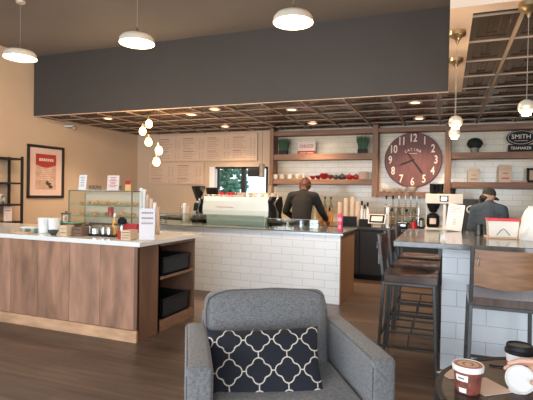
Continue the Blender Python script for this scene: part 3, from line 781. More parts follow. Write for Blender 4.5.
# ---------------------------------------------------------------- back counter
BZ = .845
t = thing('back_counter','black back counter cabinets with a dark top running along the tiled wall','counter',(-.2,8.4,0))
MB().box(-1.75,2.9,-.62,.62,.08,BZ).build('cabinet', blackcab, t); MB().box(-1.7,2.9,-.56,.6,0,.08).build('toe_kick', blackp, t)
for k in range(6):
    d = MB().box(-1.74+.62*k,-1.14+.62*k,-.64,-.62,.1,.82,.002).build('door', blackcab, t)
    MB().bar((-1.20+.62*k,-.655,.55),(-1.20+.62*k,-.655,.72),.010).build('handle', gunmetal, d)
MB().box(-1.95,2.9,-.66,.64,BZ,BZ+.04,.003).build('stone_top', mat('black_stone',(.05,.05,.05),.2,var=.2,scale=50), t)
t = thing('back_counter','dark counter under the menu board and window behind the espresso machine','counter',(-4.5,8.75,0))
MB().box(-2.3,2.3,-.28,.3,0,.85).build('cabinet', blackcab, t); MB().box(-2.3,2.3,-.31,.3,.85,.885,.003).build('stone_top', MATS['black_stone'], t)
BTOP = BZ+.041
YK = 8.0
# amber jars basket
bl = ['amber syrup bottle at the left of the copper coloured group beside the person in black','amber syrup bottle second in the copper coloured group','amber syrup bottle at the centre of the copper coloured group','amber syrup bottle fourth in the copper coloured group','amber syrup bottle at the right of the copper coloured group']
for i in range(5):
    t = thing('amber_bottle', bl[i], 'bottle', (bx(320+2.9*i, 7.95),7.95+.07*(i%2),BTOP), 0, 'amber bottles on the back counter')
    MB().lathe([(0,0),(.03,0),(.032,.02),(.032,.17),(.018,.21),(.014,.24),(0,.24)], n=18).build('body', amber, t, True)
    MB().lathe([(.016,.24),(.016,.30),(0,.31)], n=12).build('pump', [brass,blackp][i%2], t, True)
for i, px in enumerate((312,318.5,325,331)):
    t = thing('clear_bottle', ['clear glass bottle against the tile nearest the person in black','second clear glass bottle from the person in black, against the tile','third clear glass bottle from the person in black, against the tile','fourth clear glass bottle from the person in black, against the tile'][i], 'bottle', (bx(px,8.6),8.6,BTOP), 0, 'clear bottles against the tile')
    MB().lathe([(0,0),(.038,0),(.04,.02),(.038,.30),(.015,.38),(.014,.46)], n=18, cap=False).build('body', dimglass, t, True); MB().lathe([(.017,.45),(.017,.49),(0,.5)], n=12).build('cap', gunmetal, t, True)
# cup dispensers with sleeves of cups
for i, (px, hh) in enumerate(((340,.38),(346,.45),(352.5,.47),(366-7,.40))):
    if i == 3: px = 357.8
    one('cup_stack', ['leftmost stack of tan paper cups on the back counter, behind the pink can','second stack of tan paper cups on the back counter','third and tallest stack of tan paper cups on the back counter','rightmost stack of tan paper cups on the back counter, beside the syrup pumps'][i], 'paper cups',
        MB().lathe([(0,0),(.028,0)]+[(.036+.002*(j%2)+.003*(1-j/16),.015+hh*j/16) for j in range(17)]+[(.03,hh+.02),(0,hh+.022)], n=20), cupstack, (bx(px,7.92),7.92,BTOP+.001), True, 'paper cup stacks on the back counter')
t = thing('cup_caddy','black caddy box around the foot of the paper cup stacks','caddy',(bx(349,7.82),7.82,BTOP))
mb = MB(); mb.box(-.13,.13,-.01,.0,0,.17,.002); mb.box(-.13,-.12,0,.05,0,.17); mb.box(.12,.13,0,.05,0,.17); mb.build('body', blackp, t)
# syrup pumps in a black caddy
t = thing('pump_caddy','black square caddy holding tall white pump bottles','caddy',(bx(365,7.84),7.84,BTOP))
mb = MB(); mb.box(-.09,.09,-.01,.0,0,.13,.002); mb.box(-.09,-.08,0,.16,0,.13); mb.box(.08,.09,0,.16,0,.13); mb.box(-.09,.09,.15,.16,0,.13); mb.build('body', blackp, t)
for i, px in enumerate((362,365,367.8)):
    q = thing('pump_bottle', ['left','middle','right'][i]+' white pump bottle standing in the black caddy', 'bottle', (bx(px,7.90),7.90,BTOP), 0, 'pump bottles')
    hh = (.36,.30,.34)[i]
    MB().lathe([(0,0),(.022,0),(.022,hh*.8),(.01,hh*.88),(.01,hh)], n=16).build('body', white if i != 1 else steel, q, True); MB().lathe([(.014,hh),(.016,hh+.02),(.016,hh+.07),(0,hh+.08)], n=12).build('pump', blackp, q, True)
# point of sale tablet
t = thing('tablet_register','tilted white tablet register with a black bezel on the back counter','tablet',(bx(377.5,7.82),7.84,BTOP), R(-4))
Mt = Matrix.Translation((0,-.03,.145)) @ Euler((-.55,0,0)).to_matrix().to_4x4() @ Matrix.Shear('XZ', 4, (.0,.0))
MB().box(-.125,.125,-.0,.014,-.075,.075,.006,2,Mt).build('bezel', blackp, t); MB().box(-.092,.092,-.003,0,-.045,.045,mtx=Mt).build('screen', mat('pale_screen',(.72,.66,.62),.25), t)
MB().box(-.14,.14,.004,.02,-.088,.088,.004,1,mtx=Mt).build('edge', white, t)
mb = MB(); mb.prism([(-.02,0),(.02,.13),(.09,.13),(.13,0)], -.07, .07, rotx); mb.build('stand', ceramic_beige, t)
# glass decanters with wooden collars on a stand
t = thing('decanter_stand','thin wooden pour over stand with steel posts on the back counter, right of the tablet','stand',(bx(403,7.95),7.95,BTOP))
for x in (-.25,.25):
    for y in (-.06,.1): MB().bar((x,y,0),(x,y,.36),.014).build('post', steel, t)
MB().box(-.27,.27,-.08,.12,.20,.215,.002).build('shelf_board', shelfwood, t); MB().box(-.27,.27,-.08,.12,.34,.352,.002).build('top_board', shelfwood, t)
gl_ = ['leftmost','second','third','fourth']
for lvl, z in (('upper',.216),('lower',0)):
    for i in range(4):
        q = thing('glass_carafe', '%s glass carafe on the %s level of the pour over stand' % (gl_[i], lvl), 'carafe', (bx(403,7.95)-.18+.12*i,7.96,BTOP+z+.001), 0, 'carafes in the pour over stand')
        MB().lathe([(0,0),(.04,0),(.045,.03),(.018,.07),(.016,.08),(.035,.115)], n=18, cap=False).build('body', dimglass, q, True)
        MB().lathe([(.022,.06),(.025,.07),(.022,.09)], n=18, cap=False).build('collar', [postwood,blackp][(i+(z>0))%2], q, True)
for i, px in enumerate((386.5,393,399,405.5,411,417)):
    t = thing('flavour_bottle', ['flavour bottle with black cap directly above the tablet','flavour bottle with black cap second from the tablet','clear flavour bottle third from the tablet','clear flavour bottle fourth from the tablet','clear flavour bottle fifth from the tablet','clear flavour bottle farthest from the tablet'][i], 'bottle', (bx(px,8.5),8.5,BTOP), 0, 'flavour bottles at the tile wall')
    MB().lathe([(0,0),(.036,0),(.038,.02),(.036,.3),(.013,.39),(.012,.48)], n=18, cap=False).build('body', dimglass, t, True); MB().lathe([(.016,.47),(.017,.53),(0,.54)], n=12).build('cap', blackp if i < 2 else steel, t, True)
one('counter_post','thin white post standing at the counter edge right of the tablet','post', MB().lathe([(0,0),(.03,0),(.03,.01),(.012,.015),(.012,.34),(0,.345)]), white, (bx(388.5,7.8),7.80,BTOP))
t = thing('kitchen_scale','squat black scale with a steel dish on the back counter','scale',(bx(403,7.80),7.81,BTOP)); MB().box(-.08,.08,-.05,.05,0,.09,.015).build('body', blackp, t); MB().box(-.05,.05,-.055,-.05,.04,.07).build('display', steel, t); MB().box(-.075,.075,-.05,.05,.092,.1,.003).build('dish', steel, t)
t = thing('red_kettle','small red kettle on the back counter, left of the coffee brewer','kettle',(bx(414,7.84),7.86,BTOP)); MB().lathe([(0,0),(.06,0),(.055,.06),(.04,.11),(0,.12)],n=24).build('body', red, t, True); MB().tube([(-.045,0,.05),(-.1,0,.1)],.009).build('spout', blackp, t, True); MB().tube([(-.03,0,.11),(0,0,.19),(.05,0,.14),(.05,0,.05)],.008).build('handle', blackp, t, True)
t = thing('glass_server','round glass coffee server with a black lid beside the brewer','carafe',(bx(422,7.90),7.88,BTOP)); MB().lathe([(0,0),(.06,0),(.07,.05),(.04,.13),(.045,.15)],n=24,cap=False).build('body', dimglass, t, True); MB().lathe([(0,.01),(.058,.01),(.064,.05),(0,.055)],n=24).build('coffee', mat('coffee',(.03,.012,.006),.1), t, True); MB().lathe([(0,.15),(.047,.15),(.04,.165),(.01,.19),(0,.19)],n=24).build('lid', blackp, t, True)

# coffee brewer
t = thing('coffee_brewer','cream twin batch coffee brewer with a black decanter on the back counter','coffee brewer',(bx(444,7.98),7.98,BTOP))
MB().box(-.28,.28,-.14,.20,.42,.575,.006).build('head', cream, t); MB().box(-.28,.28,.08,.20,0,.42,.004).build('back', cream, t); MB().box(-.28,.28,-.16,.2,0,.03,.004).build('base', cream, t)
MB().box(-.01,.03,-.12,.08,.03,.42).build('column', white, t)
p_ = MB().box(-.065,.065,-.148,-.14,.455,.545,.006).build('control_panel', blackp, t); MB().box(-.045,.045,-.151,-.148,.47,.53).build('screen', steel, p_)
for x in (-.16,.16):
    MB().lathe([(.02,.27),(.05,.28),(.09,.36),(.10,.415),(0,.418)], (x,-.03,0), 28).build('brew_basket', blackp, t, True)
for x, nm in ((-.16,'left'),(.17,'right')):
    q = thing('coffee_decanter','%s black coffee decanter with a pale label standing in the cream brewer' % nm,'decanter',(bx(444,7.98)+x,7.94,BTOP+.031),0,'decanters in the brewer')
    MB().lathe([(0,0),(.075,0),(.095,.03),(.10,.10),(.095,.19),(.06,.225),(.03,.235),(0,.235)], n=28).build('body', blackp, q, True)
    mb = MB()
    for a in range(8):
        a0 = -PI/2-.5+a*.125; a1 = a0+.125
        vs = [mb.b.verts.new((.1015*math.cos(b_),.1015*math.sin(b_),z)) for b_, z in ((a0,.06),(a1,.06),(a1,.15),(a0,.15))]; mb.b.faces.new(vs)
    mb.build('label', pinkpaper, q)
for i, (dx, dy) in enumerate(((-.18,-.05),(-.115,.03),(-.05,-.05),(.13,0))):
    hh = .16 if i < 3 else .09
    one('black_cup', ['leftmost','second','third','shorter, lone'][i]+' stack of black cups on top of the cream brewer','cups', MB().lathe([(0,0),(.035,0),(.042,hh*.45),(.038,hh*.47),(.044,hh*.7),(.040,hh*.72),(.046,hh),(.04,hh),(0,hh-.02)], n=20), blackp, (bx(444,7.98)+dx,7.98+dy,BTOP+.576), True, 'black cups on the brewer')
t = thing('black_dispenser','tall black dispenser with a white spiral emblem behind the bar, left of the capped person','dispenser',(bx(471,7.9),7.9,BTOP))
MB().box(-.11,.11,-.1,.1,0,.50,.01).build('body', mat('slate_black',(.03,.03,.032),.5), t)
MB().tube([(.055*math.cos(a)-.005,-.105,.34+.055*math.sin(a)) for a in [R(20+10*k) for k in range(25)]], .011, 6).build('emblem', white, t, True)
MB().tube([(.025*math.cos(a)-.005,-.105,.33+.025*math.sin(a)) for a in [R(200+12*k) for k in range(20)]], .007, 6).build('emblem_curl', white, t, True)

# ---------------------------------------------------------------- shelf goods
SH1, SH2 = 1.716, 2.216
def grasspot(x, label):
    t = thing('potted_grass', label, 'potted plant', (x,8.88,SH2), 0, 'grass pots')
    mb = MB()
    mb.box(-.09,.09,-.05,.05,0,.085,.004); mb.build('pot', blackp, t)
    mb = MB()
    for k in range(420):
        a = random.uniform(0,2*PI); r = random.uniform(0,1)
        bx_ = random.uniform(-.08,.08); by = random.uniform(-.04,.04); h_ = random.uniform(.18,.29)
        sx_ = bx_*.55+random.gauss(0,.02); sy = by*.4+random.gauss(0,.012); w = .0035
        p = [(bx_-w,by,.08),(bx_+w,by,.08),(bx_+sx_*.5+w*.8,by+sy*.5,.08+h_*.6),(bx_+sx_,by+sy,.08+h_),(bx_+sx_*.5-w*.8,by+sy*.5,.08+h_*.6)]
        mb.b.faces.new([mb.b.verts.new(q) for q in p])
    mb.build('grass', grass_m, t)
grasspot(-3.10, 'pot of tall green grass at the left end of the top shelf')
grasspot(-1.50, 'pot of tall green grass at the right end of the top shelf, beside the clock')
t = thing('shelf_sign','small white sign with a red band leaning on the top shelf','sign',(-2.63,8.93,SH2),0)
MB().box(-.185,.185,0,.012,0.0,.26,.002).build('panel', mat('sign_pink_white',(.74,.62,.56),.6), t)
MB().box(-.185,.185,-.003,0,.0,.075).build('red_band', redink, t)
text('CHUCO', .092, redink, t, T3(0,-.0025,.165), sx=.85, bold=.001)
mb = MB()
for a in (-.14,.01): mb.box(a,a+.13,-.005,-.003,.025,.04)
mb.build('small_lettering', pinkpaper, t)
# cups and bowls on the lower shelf
cn = ['leftmost','second','third','fourth']
for i, px in enumerate((275,281.5,289,296.5)):
    t = thing('mug', '%s small white and brown mug from the left on the lower shelf' % cn[i], 'mug', (bx(px,8.84),8.84,SH1), 0, 'mugs on the lower shelf')
    MB().lathe([(0,0),(.04,0),(.05,.03),(.05,.095),(.045,.095),(.04,.02),(0,.01)], n=24).build('body', ceramic if i%2==0 else ceramic_beige, t, True)
    MB().tube([(.048,0,.02),(.082,0,.03),(.082,0,.07),(.048,0,.08)], .009).build('handle', tan, t, True)
one('cream_pitcher','small tan pitcher beside the fourth mug on the lower shelf','pitcher', MB().lathe([(0,0),(.025,0),(.03,.05),(.018,.09),(.022,.11),(0,.1)],n=18), ceramic_beige, (bx(303,8.84),8.84,SH1))
def bowl(px, r, h, mt, label, z=0, cat='bowl', grp='bowls on the lower shelf'):
    return one('bowl', label, cat, MB().lathe([(0,0),(r*.4,0),(r*.75,h*.35),(r,h),(r*.94,h),(r*.68,h*.38),(0,h*.15)], n=28), mt, (bx(px,8.84),8.84,SH1+z), True, grp)
def teapot(px, r, mt, lab, lidm=None, y=8.83):
    t = thing('teapot', lab, 'teapot', (bx(px,y),y,SH1), R(random.uniform(60,110)), 'teapots on the lower shelf')
    MB().lathe([(0,0),(r*.6,0),(r,r*.55),(r*.95,r*.9),(r*.5,r*1.3),(0,r*1.35)], n=28).build('body', mt, t, True)
    MB().lathe([(r*.45,r*1.28),(r*.4,r*1.42),(r*.12,r*1.48),(r*.15,r*1.65),(0,r*1.72)], n=20).build('lid', lidm or mt, t, True)
    MB().tube([(-r*.8,0,r*.5),(-r*1.3,0,r*.8),(-r*1.45,0,r*1.15)], [r*.2,r*.13,r*.1]).build('spout', mt, t, True)
    MB().tube([(r*.85,0,r*.95),(r*1.25,0,r*.95),(r*1.2,0,r*.5),(r*.9,0,r*.35)], r*.08).build('handle', mt, t, True)
bowl(312.5,.06,.065,red,'small red bowl first after the mugs on the lower shelf')
bowl(318,.065,.075,darkred,'dark red bowl second after the mugs on the lower shelf')
bowl(323.5,.085,.09,red,'bottom red bowl of the nested pair on the lower shelf'); bowl(323.5,.075,.085,red,'upper red bowl of the nested pair on the lower shelf',.032)
bowl(330,.06,.08,darkred,'dark red bowl just left of the grey teapots on the lower shelf')
teapot(335.5,.062,slate,'smaller slate grey teapot, left of the pair on the lower shelf')
teapot(341.5,.076,slate,'larger slate grey teapot, right of the pair on the lower shelf',None,8.94)
teapot(349,.070,red,'red teapot with a dark lid, left of the red pair on the lower shelf',slate)
teapot(355.5,.070,red,'red teapot with a dark lid, right of the red pair on the lower shelf',slate,8.94)
one('stoneware_crock','tan stoneware crock near the right end of the lower shelf','crock', MB().lathe([(0,0),(.085,0),(.092,.02),(.092,.14),(.085,.145),(0,.145)],n=28), tan, (bx(363.2,8.84),8.84,SH1))
one('stoneware_crock','smaller grey crock at the right end of the lower shelf','crock', MB().lathe([(0,0),(.05,0),(.055,.02),(.055,.12),(.05,.125),(0,.125)],n=28), mat('grey_stoneware',(.30,.27,.23),.5), (bx(370.2,8.84),8.84,SH1))
# on the clock shelf
cl = ['leftmost','second','third','fourth','fifth']
for i, px in enumerate((384,390.5,397,403,412)):
    r = (.045,.045,.045,.05,.075)[i]
    one('small_bowl', '%s beige bowl on the board under the clock' % cl[i], 'bowl', MB().lathe([(0,0),(r*.5,0),(r*.9,r*.5),(r,r*1.2),(r*.93,r*1.2),(r*.8,r*.5),(0,.012)], n=24), ceramic_beige, (bx(px,8.80),8.80,1.496), True, 'bowls under the clock')
# right shelf
t = thing('round_topiary','round black green topiary ball in a grey pot on the upper right shelf','potted plant',(bx(473.5,8.86),8.86,2.201))
MB().lathe([(0,0),(.06,0),(.075,.08),(.07,.08),(0,.06)],n=24).build('pot', mat('grey_pot',(.22,.20,.17),.6), t, True)
mb = MB(); mb.ball((0,0,.155),.125,.11,.095,3)
for v in mb.b.verts: v.co += Vector((random.gauss(0,.005),random.gauss(0,.005),random.gauss(0,.005)))
for k in range(250):
    a = random.uniform(0,2*PI); b_ = math.acos(random.uniform(-1,1)); n = Vector((math.sin(b_)*math.cos(a)*.125,math.sin(b_)*math.sin(a)*.11,math.cos(b_)*.095))
    mb.ball(n+Vector((0,0,.155)),.009,.009,.009,1)
mb.build('foliage', leaf_m, t)
t = thing('oval_sign','oval black sign with pale lettering on a black base, upper right shelf','sign',(bx(519.5,8.86),8.88,2.201))
mb = MB()
el = [(.225*math.cos(2*PI*k/48),.135*math.sin(2*PI*k/48)) for k in range(48)]
mb.prism(el, 0, .025, Matrix.Translation((0,.0,.240)) @ FACE); mb.build('oval_panel', blackp, t)
MB().box(-.195,.195,-.03,.02,0,.12,.003).build('base', blackp, t)
MB().tube([(.2*math.cos(2*PI*k/48),-.027,.245+.112*math.sin(2*PI*k/48)) for k in range(48)], .003, 5, True).build('border_line', clockink, t)
text('SMITH', .105, clockink, t, T3(0,-.0265,.255), sx=1.0)
text('TEAMAKER', .066, clockink, t, T3(0,-.0315,.06), sx=.95)
MB().box(-.1,.1,-.028,-.0255,.185,.19).build('rule', clockink, t)
def coffee_bag(px, w, h, mt, label, band):
    t = thing('coffee_bag', label, 'bag', (bx(px,8.86),8.86,1.681), 0, 'coffee bags on the right shelf')
    mb = MB()
    q0 = [(-w/2,-.04),(w/2,-.04),(w/2,.04),(-w/2,.04)]; L0 = []
    for z, sx_, sy in ((0,1,1),(h*.3,1.04,1.1),(h*.7,1.02,.9),(h*.9,.98,.35),(h,.96,.15)):
        L0.append([mb.b.verts.new((x*sx_,y*sy,z)) for x, y in q0])
    for a, b in zip(L0, L0[1:]):
        for i in range(4): mb.b.faces.new((a[i],a[(i+1)%4],b[(i+1)%4],b[i]))
    mb.b.faces.new(L0[0][::-1]); mb.b.faces.new(L0[-1]); mb.build('body', mt, t)
    mb = MB(); mb.box(-w*.22,w*.22,-.046,-.043,h*.5,h*.54); mb.box(-w*.3,w*.3,-.047,-.043,h*.2,h*.26); mb.build('lettering', band, t)
    MB().box(-w/2,w/2,-.012,.012,h-.012,h+.005,.002).build('top_fold', mt, t)
coffee_bag(473,.185,.235,mat('cream_bag',(.60,.48,.36),.5,var=.04),'cream coffee bag under the topiary on the lower right shelf',ink)
coffee_bag(504.5,.195,.30,mat('tan_bag',(.66,.47,.34),.5,var=.04),'taller tan coffee bag under the oval sign on the lower right shelf',redink)
t = thing('framed_card','black framed card at the right edge of the lower right shelf','picture',(bx(533.5,8.86),8.88,1.681))
mb = MB(); mb.box(-.11,-.07,-.02,.01,0,.245,.003); mb.box(.07,.11,-.02,.01,0,.245,.003); mb.box(-.11,.11,-.02,.01,0,.04,.003); mb.box(-.11,.11,-.02,.01,.205,.245,.003); mb.build('frame', blackp, t); MB().box(-.08,.08,-.008,.004,.03,.22).build('card', kraft, t)
one('paper_stack','flat pale papers lying between the tan coffee bag and the framed card','papers', MB().box(-.12,.12,-.08,.08,0,.03,.003), kraft, (bx(518,8.86),8.86,1.681), False)

# hanging lamps by the window
t = thing('cylinder_pendant_lamp','grey cylinder pendant lamp hanging before the back window','pendant lamp',(bx(261.5,8.3),8.3,1.73)); MB().lathe([(.05,0),(.055,.0),(.055,.26),(.0,.27)],n=24).build('lamp_shade', mat('zinc',(.30,.25,.21),.5,metal=.3), t, True); MB().tube([(0,0,.26),(0,0,ZS-1.73-.012)],.003).build('cord', blackmetal, t)
t = thing('wall_monitor','small black screen on an arm before the right pane of the back window','monitor',(bx(253,8.7),8.7,1.76)); MB().box(-.12,.12,-.02,.02,0,.16,.004).build('screen', blackp, t); MB().bar((0,0,.08),(0,.36,.25),.02).build('arm', blackmetal, t)

# ---------------------------------------------------------------- wall rack at far left
t = thing('metal_rack','black metal shelf rack against the left wall at the photo edge','rack',(-6.86,5.45,0))
for x, y in ((-.15,-.36),(.15,-.36),(-.15,.34),(.15,.34)): MB().bar((x,y,0),(x,y,1.97),.035).build('post', blackmetal, t)
for z in (.88,1.17,1.53,1.94): MB().box(-.165,.165,-.375,.355,z-.03,z,.003).build('shelf', blackmetal, t)
t = thing('steel_pitcher','grey metal pitcher on the third shelf of the black rack','pitcher',(-6.86,5.48,1.171)); MB().lathe([(0,0),(.075,0),(.08,.05),(.07,.16),(.06,.16),(0,.03)],n=24).build('body', steel, t, True); MB().tube([(.07,0,.13),(.12,0,.12),(.12,0,.05),(.075,0,.03)],.01).build('handle', steel, t, True)
t = thing('red_bag','bright red bag standing on the lowest visible shelf of the black rack','bag',(-6.86,5.36,.881)); mb = MB(); mb.box(-.05,.05,-.09,.09,0,.22,.02); mb.build('body', red, t); MB().box(-.04,.04,-.085,.085,.21,.25,.01).build('top_fold', mat('gold_foil',(.5,.32,.12),.35,metal=.6), t)
stand_sign('pink_card','pale pink card standing beside the red bag on the black rack',(-6.80,5.60,.881),.13,.25,pinkpaper,.0,R(70),[(.6,.7,.006)],redink)

# ---------------------------------------------------------------- bar
BX0, BY0, BY1 = -.015, 4.04, 5.05
t = thing('tiled_bar','tall white tiled bar with a grey polished top overhanging the stools','bar',(1.2,4.5,0))
def lbb(mb, *a, **k): return mb.box(a[0]-1.2, a[1]-1.2, a[2]-4.5, a[3]-4.5, a[4], a[5], **k)
lbb(MB(), BX0, 3.4, BY0, BY1-.1, 0, 1.03).build('tiled_base', tile_bar, t)
lbb(MB(), -.368, 3.5, 3.655, 5.12, 1.03, 1.072, bev=.004).build('stone_top', bartop, t)
mb = MB(); lbb(mb, -.09, -.05, 4.25, 4.95, .98, 1.029); lbb(mb, -.05, -.016, 4.08, 4.95, .93, 1.029); mb.build('bracket', gunmetal, t)
TOP = 1.073
# slanted sign
t = thing('leaning_menu','white printed card leaning on the far edge of the bar, before the coffee brewer','sign',(.075,4.98,TOP),R(-6))
Mx = Matrix.Translation((0,0,0)) @ Euler((-.18,.10,0)).to_matrix().to_4x4()
MB().box(-.077,.077,0,.006,.008,.275,.001,1,Mx).build('card', mat('pinkish_white_card',(.74,.66,.63),.6), t)
mb = MB(); mb.prism([(.03,0),(.125,0),(.075,.22),(.062,.22)], .03, .085, rotx); mb.build('easel', blackp, t)
mb = MB()
for wd, z in ((.10,.25),(.12,.235),(.09,.22),(.11,.20),(.03,.12),(.025,.10),(.035,.085),(.02,.07)): mb.box(-wd/2,wd/2,-.0012,0,z-.0016,z+.0016,mtx=Mx)
mb.build('lettering', redink, t)
t = thing('food_container','milky white food container with a bright red lid on the bar','container',(.455,4.42,TOP),R(3))
mb = MB()
a = [(-.112,-.075),(.112,-.075),(.112,.075),(-.112,.075)]; L0 = []
for z, k in ((.012,.93),(.02,.97),(.15,1.05)): L0.append([mb.b.verts.new((x*k,y*k,z)) for x, y in a])
for p, q in zip(L0, L0[1:]):
    for i in range(4): mb.b.faces.new((p[i],p[(i+1)%4],q[(i+1)%4],q[i]))
mb.b.faces.new(L0[0][::-1]); mb.b.faces.new(L0[-1]); mb.build('body', boxwhite, t)
MB().box(-.125,.125,-.088,.088,.148,.168,.006).build('lid', mat('bright_red_plastic',(.62,.02,.035),.35), t)
MB().tube([(-.05,-.080,.03),(-.01,-.083,.08),(.0,-.083,.083),(.012,-.083,.075),(.05,-.080,.03)], .0022, 6).build('emblem', blackp, t)
MB().box(-.13,.13,-.09,.10,0,.011,.002).build('tray', kraft, t)
t = thing('steel_pitcher','dark steel milk pitcher on the bar between the card and the container','pitcher',(.285,4.60,TOP)); MB().lathe([(0,0),(.034,0),(.036,.03),(.030,.09),(.033,.105),(.029,.105),(0,.02)],n=24).build('body', gunmetal, t, True); MB().tube([(.03,0,.09),(.055,0,.08),(.055,0,.03),(.034,0,.02)],.004).build('handle', gunmetal, t, True)
t = thing('paper_bag','crumpled white paper bag standing on the bar at the right edge','bag',(.69,4.32,TOP),R(5))
mb = MB(); L0 = []
for z, sx_, sy, ox_ in ((0,.115,.07,0),(.06,.118,.072,0),(.12,.105,.06,.0),(.18,.09,.045,-.005),(.23,.07,.025,-.01),(.265,.05,.012,-.012)):
    ring = []
    for k in range(24):
        a_ = 2*PI*k/24; c_, s_ = math.cos(a_), math.sin(a_)
        rr = 1/max(abs(c_),abs(s_))*.97
        j = 0 if z == 0 else .004
        ring.append(mb.b.verts.new((sx_*c_*rr+ox_+random.uniform(-j,j), sy*s_*rr+random.uniform(-j,j), z+random.uniform(-j,j))))
    L0.append(ring)
for p, q in zip(L0, L0[1:]):
    for i in range(24): mb.b.faces.new((p[i],p[(i+1)%24],q[(i+1)%24],q[i]))
mb.b.faces.new(L0[0][::-1]); mb.b.faces.new(L0[-1]); mb.build('body', mat('white_bag_paper',(.72,.70,.67),.7), t)
MB().box(-.055,.04,-.016,.016,.262,.28,.003).build('folded_top', MATS['white_bag_paper'], t)

# ---------------------------------------------------------------- bar stools
def make_stool(label, loc, rz, woodm, boardm):
    """local: front is +Y, back is -Y"""
    t = thing('bar_stool', label, 'bar stool', loc, rz, 'metal and wood bar stools')
    hw, hd = .20, .20
    for sx_ in (-1, 1):
        MB().bar((sx_*(hw+.012), hd+.02, .0), (sx_*hw, hd-.01, .715), .024).build('leg', gunmetal, t)
        mb = MB(); mb.bar((sx_*(hw+.012), -hd-.035, .0), (sx_*hw, -hd+.0, .72), .024); mb.bar((sx_*hw, -hd, .71), (sx_*hw, -hd-.045, 1.10), .024); mb.build('leg', gunmetal, t)
    mb = MB()
    for y in (-hd, hd-.01): mb.bar((-hw,y,.705),(hw,y,.705),.022)
    for x in (-hw, hw): mb.bar((x,-hd,.705),(x,hd-.01,.705),.022)
    mb.build('seat_frame', gunmetal, t)
    # scooped seat
    mb = MB(); n = 12; top = []; bot = []
    for i in range(n+1):
        for j in range(n+1):
            u = i/n*2-1; v = j/n*2-1
            z = .768-.016*(1-u*u)*(1-v*v)**.5+.004*abs(u)
            top.append(mb.b.verts.new((u*(hw+.012), v*(hd+.015), z))); bot.append(mb.b.verts.new((u*(hw+.012), v*(hd+.015), .718)))
    I = lambda i, j: i*(n+1)+j
    for i in range(n):
        for j in range(n):
            mb.b.faces.new((top[I(i,j)],top[I(i+1,j)],top[I(i+1,j+1)],top[I(i,j+1)])); mb.b.faces.new((bot[I(i,j)],bot[I(i,j+1)],bot[I(i+1,j+1)],bot[I(i+1,j)]))
        for (a, b) in ((0,None),(n,None)):
            mb.b.faces.new((top[I(i,a)],bot[I(i,a)],bot[I(i+1,a)],top[I(i+1,a)])); mb.b.faces.new((top[I(a,i)],top[I(a,i+1)],bot[I(a,i+1)],bot[I(a,i)]))
    mb.build('seat', woodm, t)
    # curved back board
    mb = MB(); n = 14; pv = None
    for i in range(n+1):
        u = i/n*2-1; x = u*(hw-.012); y = -hd-.028-.03*(1-u*u)
        zlo = .855-.02*(1-u*u)
        q = [mb.b.verts.new(p) for p in ((x,y-.009,zlo),(x,y+.009,zlo),(x,y+.004,1.08),(x,y-.014,1.08))]
        if pv:
            for k in range(4): mb.b.faces.new((pv[k],pv[(k+1)%4],q[(k+1)%4],q[k]))
        else: mb.b.faces.new(q)
        pv = q
    mb.b.faces.new(pv[::-1]); bb = mb.build('back_board', boardm, t)
    for sx_ in (-1, 1):
        MB().tube([(sx_*(hw-.035),-hd-.035,1.035),(sx_*(hw-.035),-hd-.062,1.03),(sx_*(hw-.035),-hd-.062,.985),(sx_*(hw-.035),-hd-.035,.98)], .005).build('bracket', steel, t, True)
    # side foot rails: two rungs and a short upright
    for sx_ in (-1, 1):
        f = lambda z: sx_*(hw+.012*(1-z/.72))
        mb = MB(); mb.bar((f(.31),-hd-.02,.31),(f(.31),hd+.005,.31),.016); mb.bar((f(.19),-hd-.027,.19),(f(.19),hd+.012,.19),.016); mb.bar((f(.25),0,.19),(f(.25),0.01,.31),.012); mb.build('side_rung', gunmetal, t)
    MB().bar((-hw-.01,hd+.01,.25),(hw+.01,hd+.01,.25),.02).build('front_rung', gunmetal, t)
    MB().bar((-hw-.006,-hd-.02,.27),(hw+.006,-hd-.02,.27),.02).build('rear_rung', gunmetal, t)
    return t
s0 = make_stool('dark wood and metal bar stool, nearest of the three left of the bar', (-.262, 4.07, 0), R(-90), stoolwood, stoolwood)
dup(s0, (-.255, 4.69, 0), R(-90), 'dark wood and metal bar stool, middle of the three left of the bar')
dup(s0, (-.25, 5.30, 0), R(-90), 'dark wood and metal bar stool, farthest of the three left of the bar')
make_stool('bar stool with a back board tinted lamplit brown, seen from behind before the bar', (.368, 3.50, 0), 0, stoolwood, boardwood)

# ---------------------------------------------------------------- armchair
t = thing('armchair', 'grey woven fabric armchair facing the camera with a patterned pillow on it', 'armchair', (-.849, 2.383, 0), R(31))
def rounded(mb, x0,x1,y0,y1,z0,z1, bev, seg=5): return mb.box(x0,x1,y0,y1,z0,z1,bev,seg)
def soft(mb, name, mt, parent, puff=0, axis=2):
    o = mb.build(name, mt, parent, True, False); return o
for sx_, nm in ((-1,'armrest'),(1,'armrest')):
    x0, x1 = (-.50,-.372) if sx_ < 0 else (.372,.50)
    yb_ = .30 if sx_ < 0 else .40
    mb = MB(); mb.box(x0,x1,-.43,yb_,.13,.642,.026,5)
    # arms slope very gently to the back
    o = mb.build('armrest', uphol, t, True, False)
    s_ = MB()
    for xx in (x0+.010, x1-.010):
        s_.tube([(xx,-.421,.15),(xx,-.423,.60),(xx,-.415,.630),(xx,-.39,.637),(xx,yb_-.03,.6365)], .0035, 6)
    s_.build('seam', seamf, o, True)
# seat base and cushion
MB().box(-.372,.372,-.40,.36,.13,.29,.02,3).build('seat_base', uphol, t, True, False)
mb = MB(); mb.box(-.368,.368,-.43,.20,.29,.425,.04,5); mb.build('seat_cushion', uphol, t, True, False)
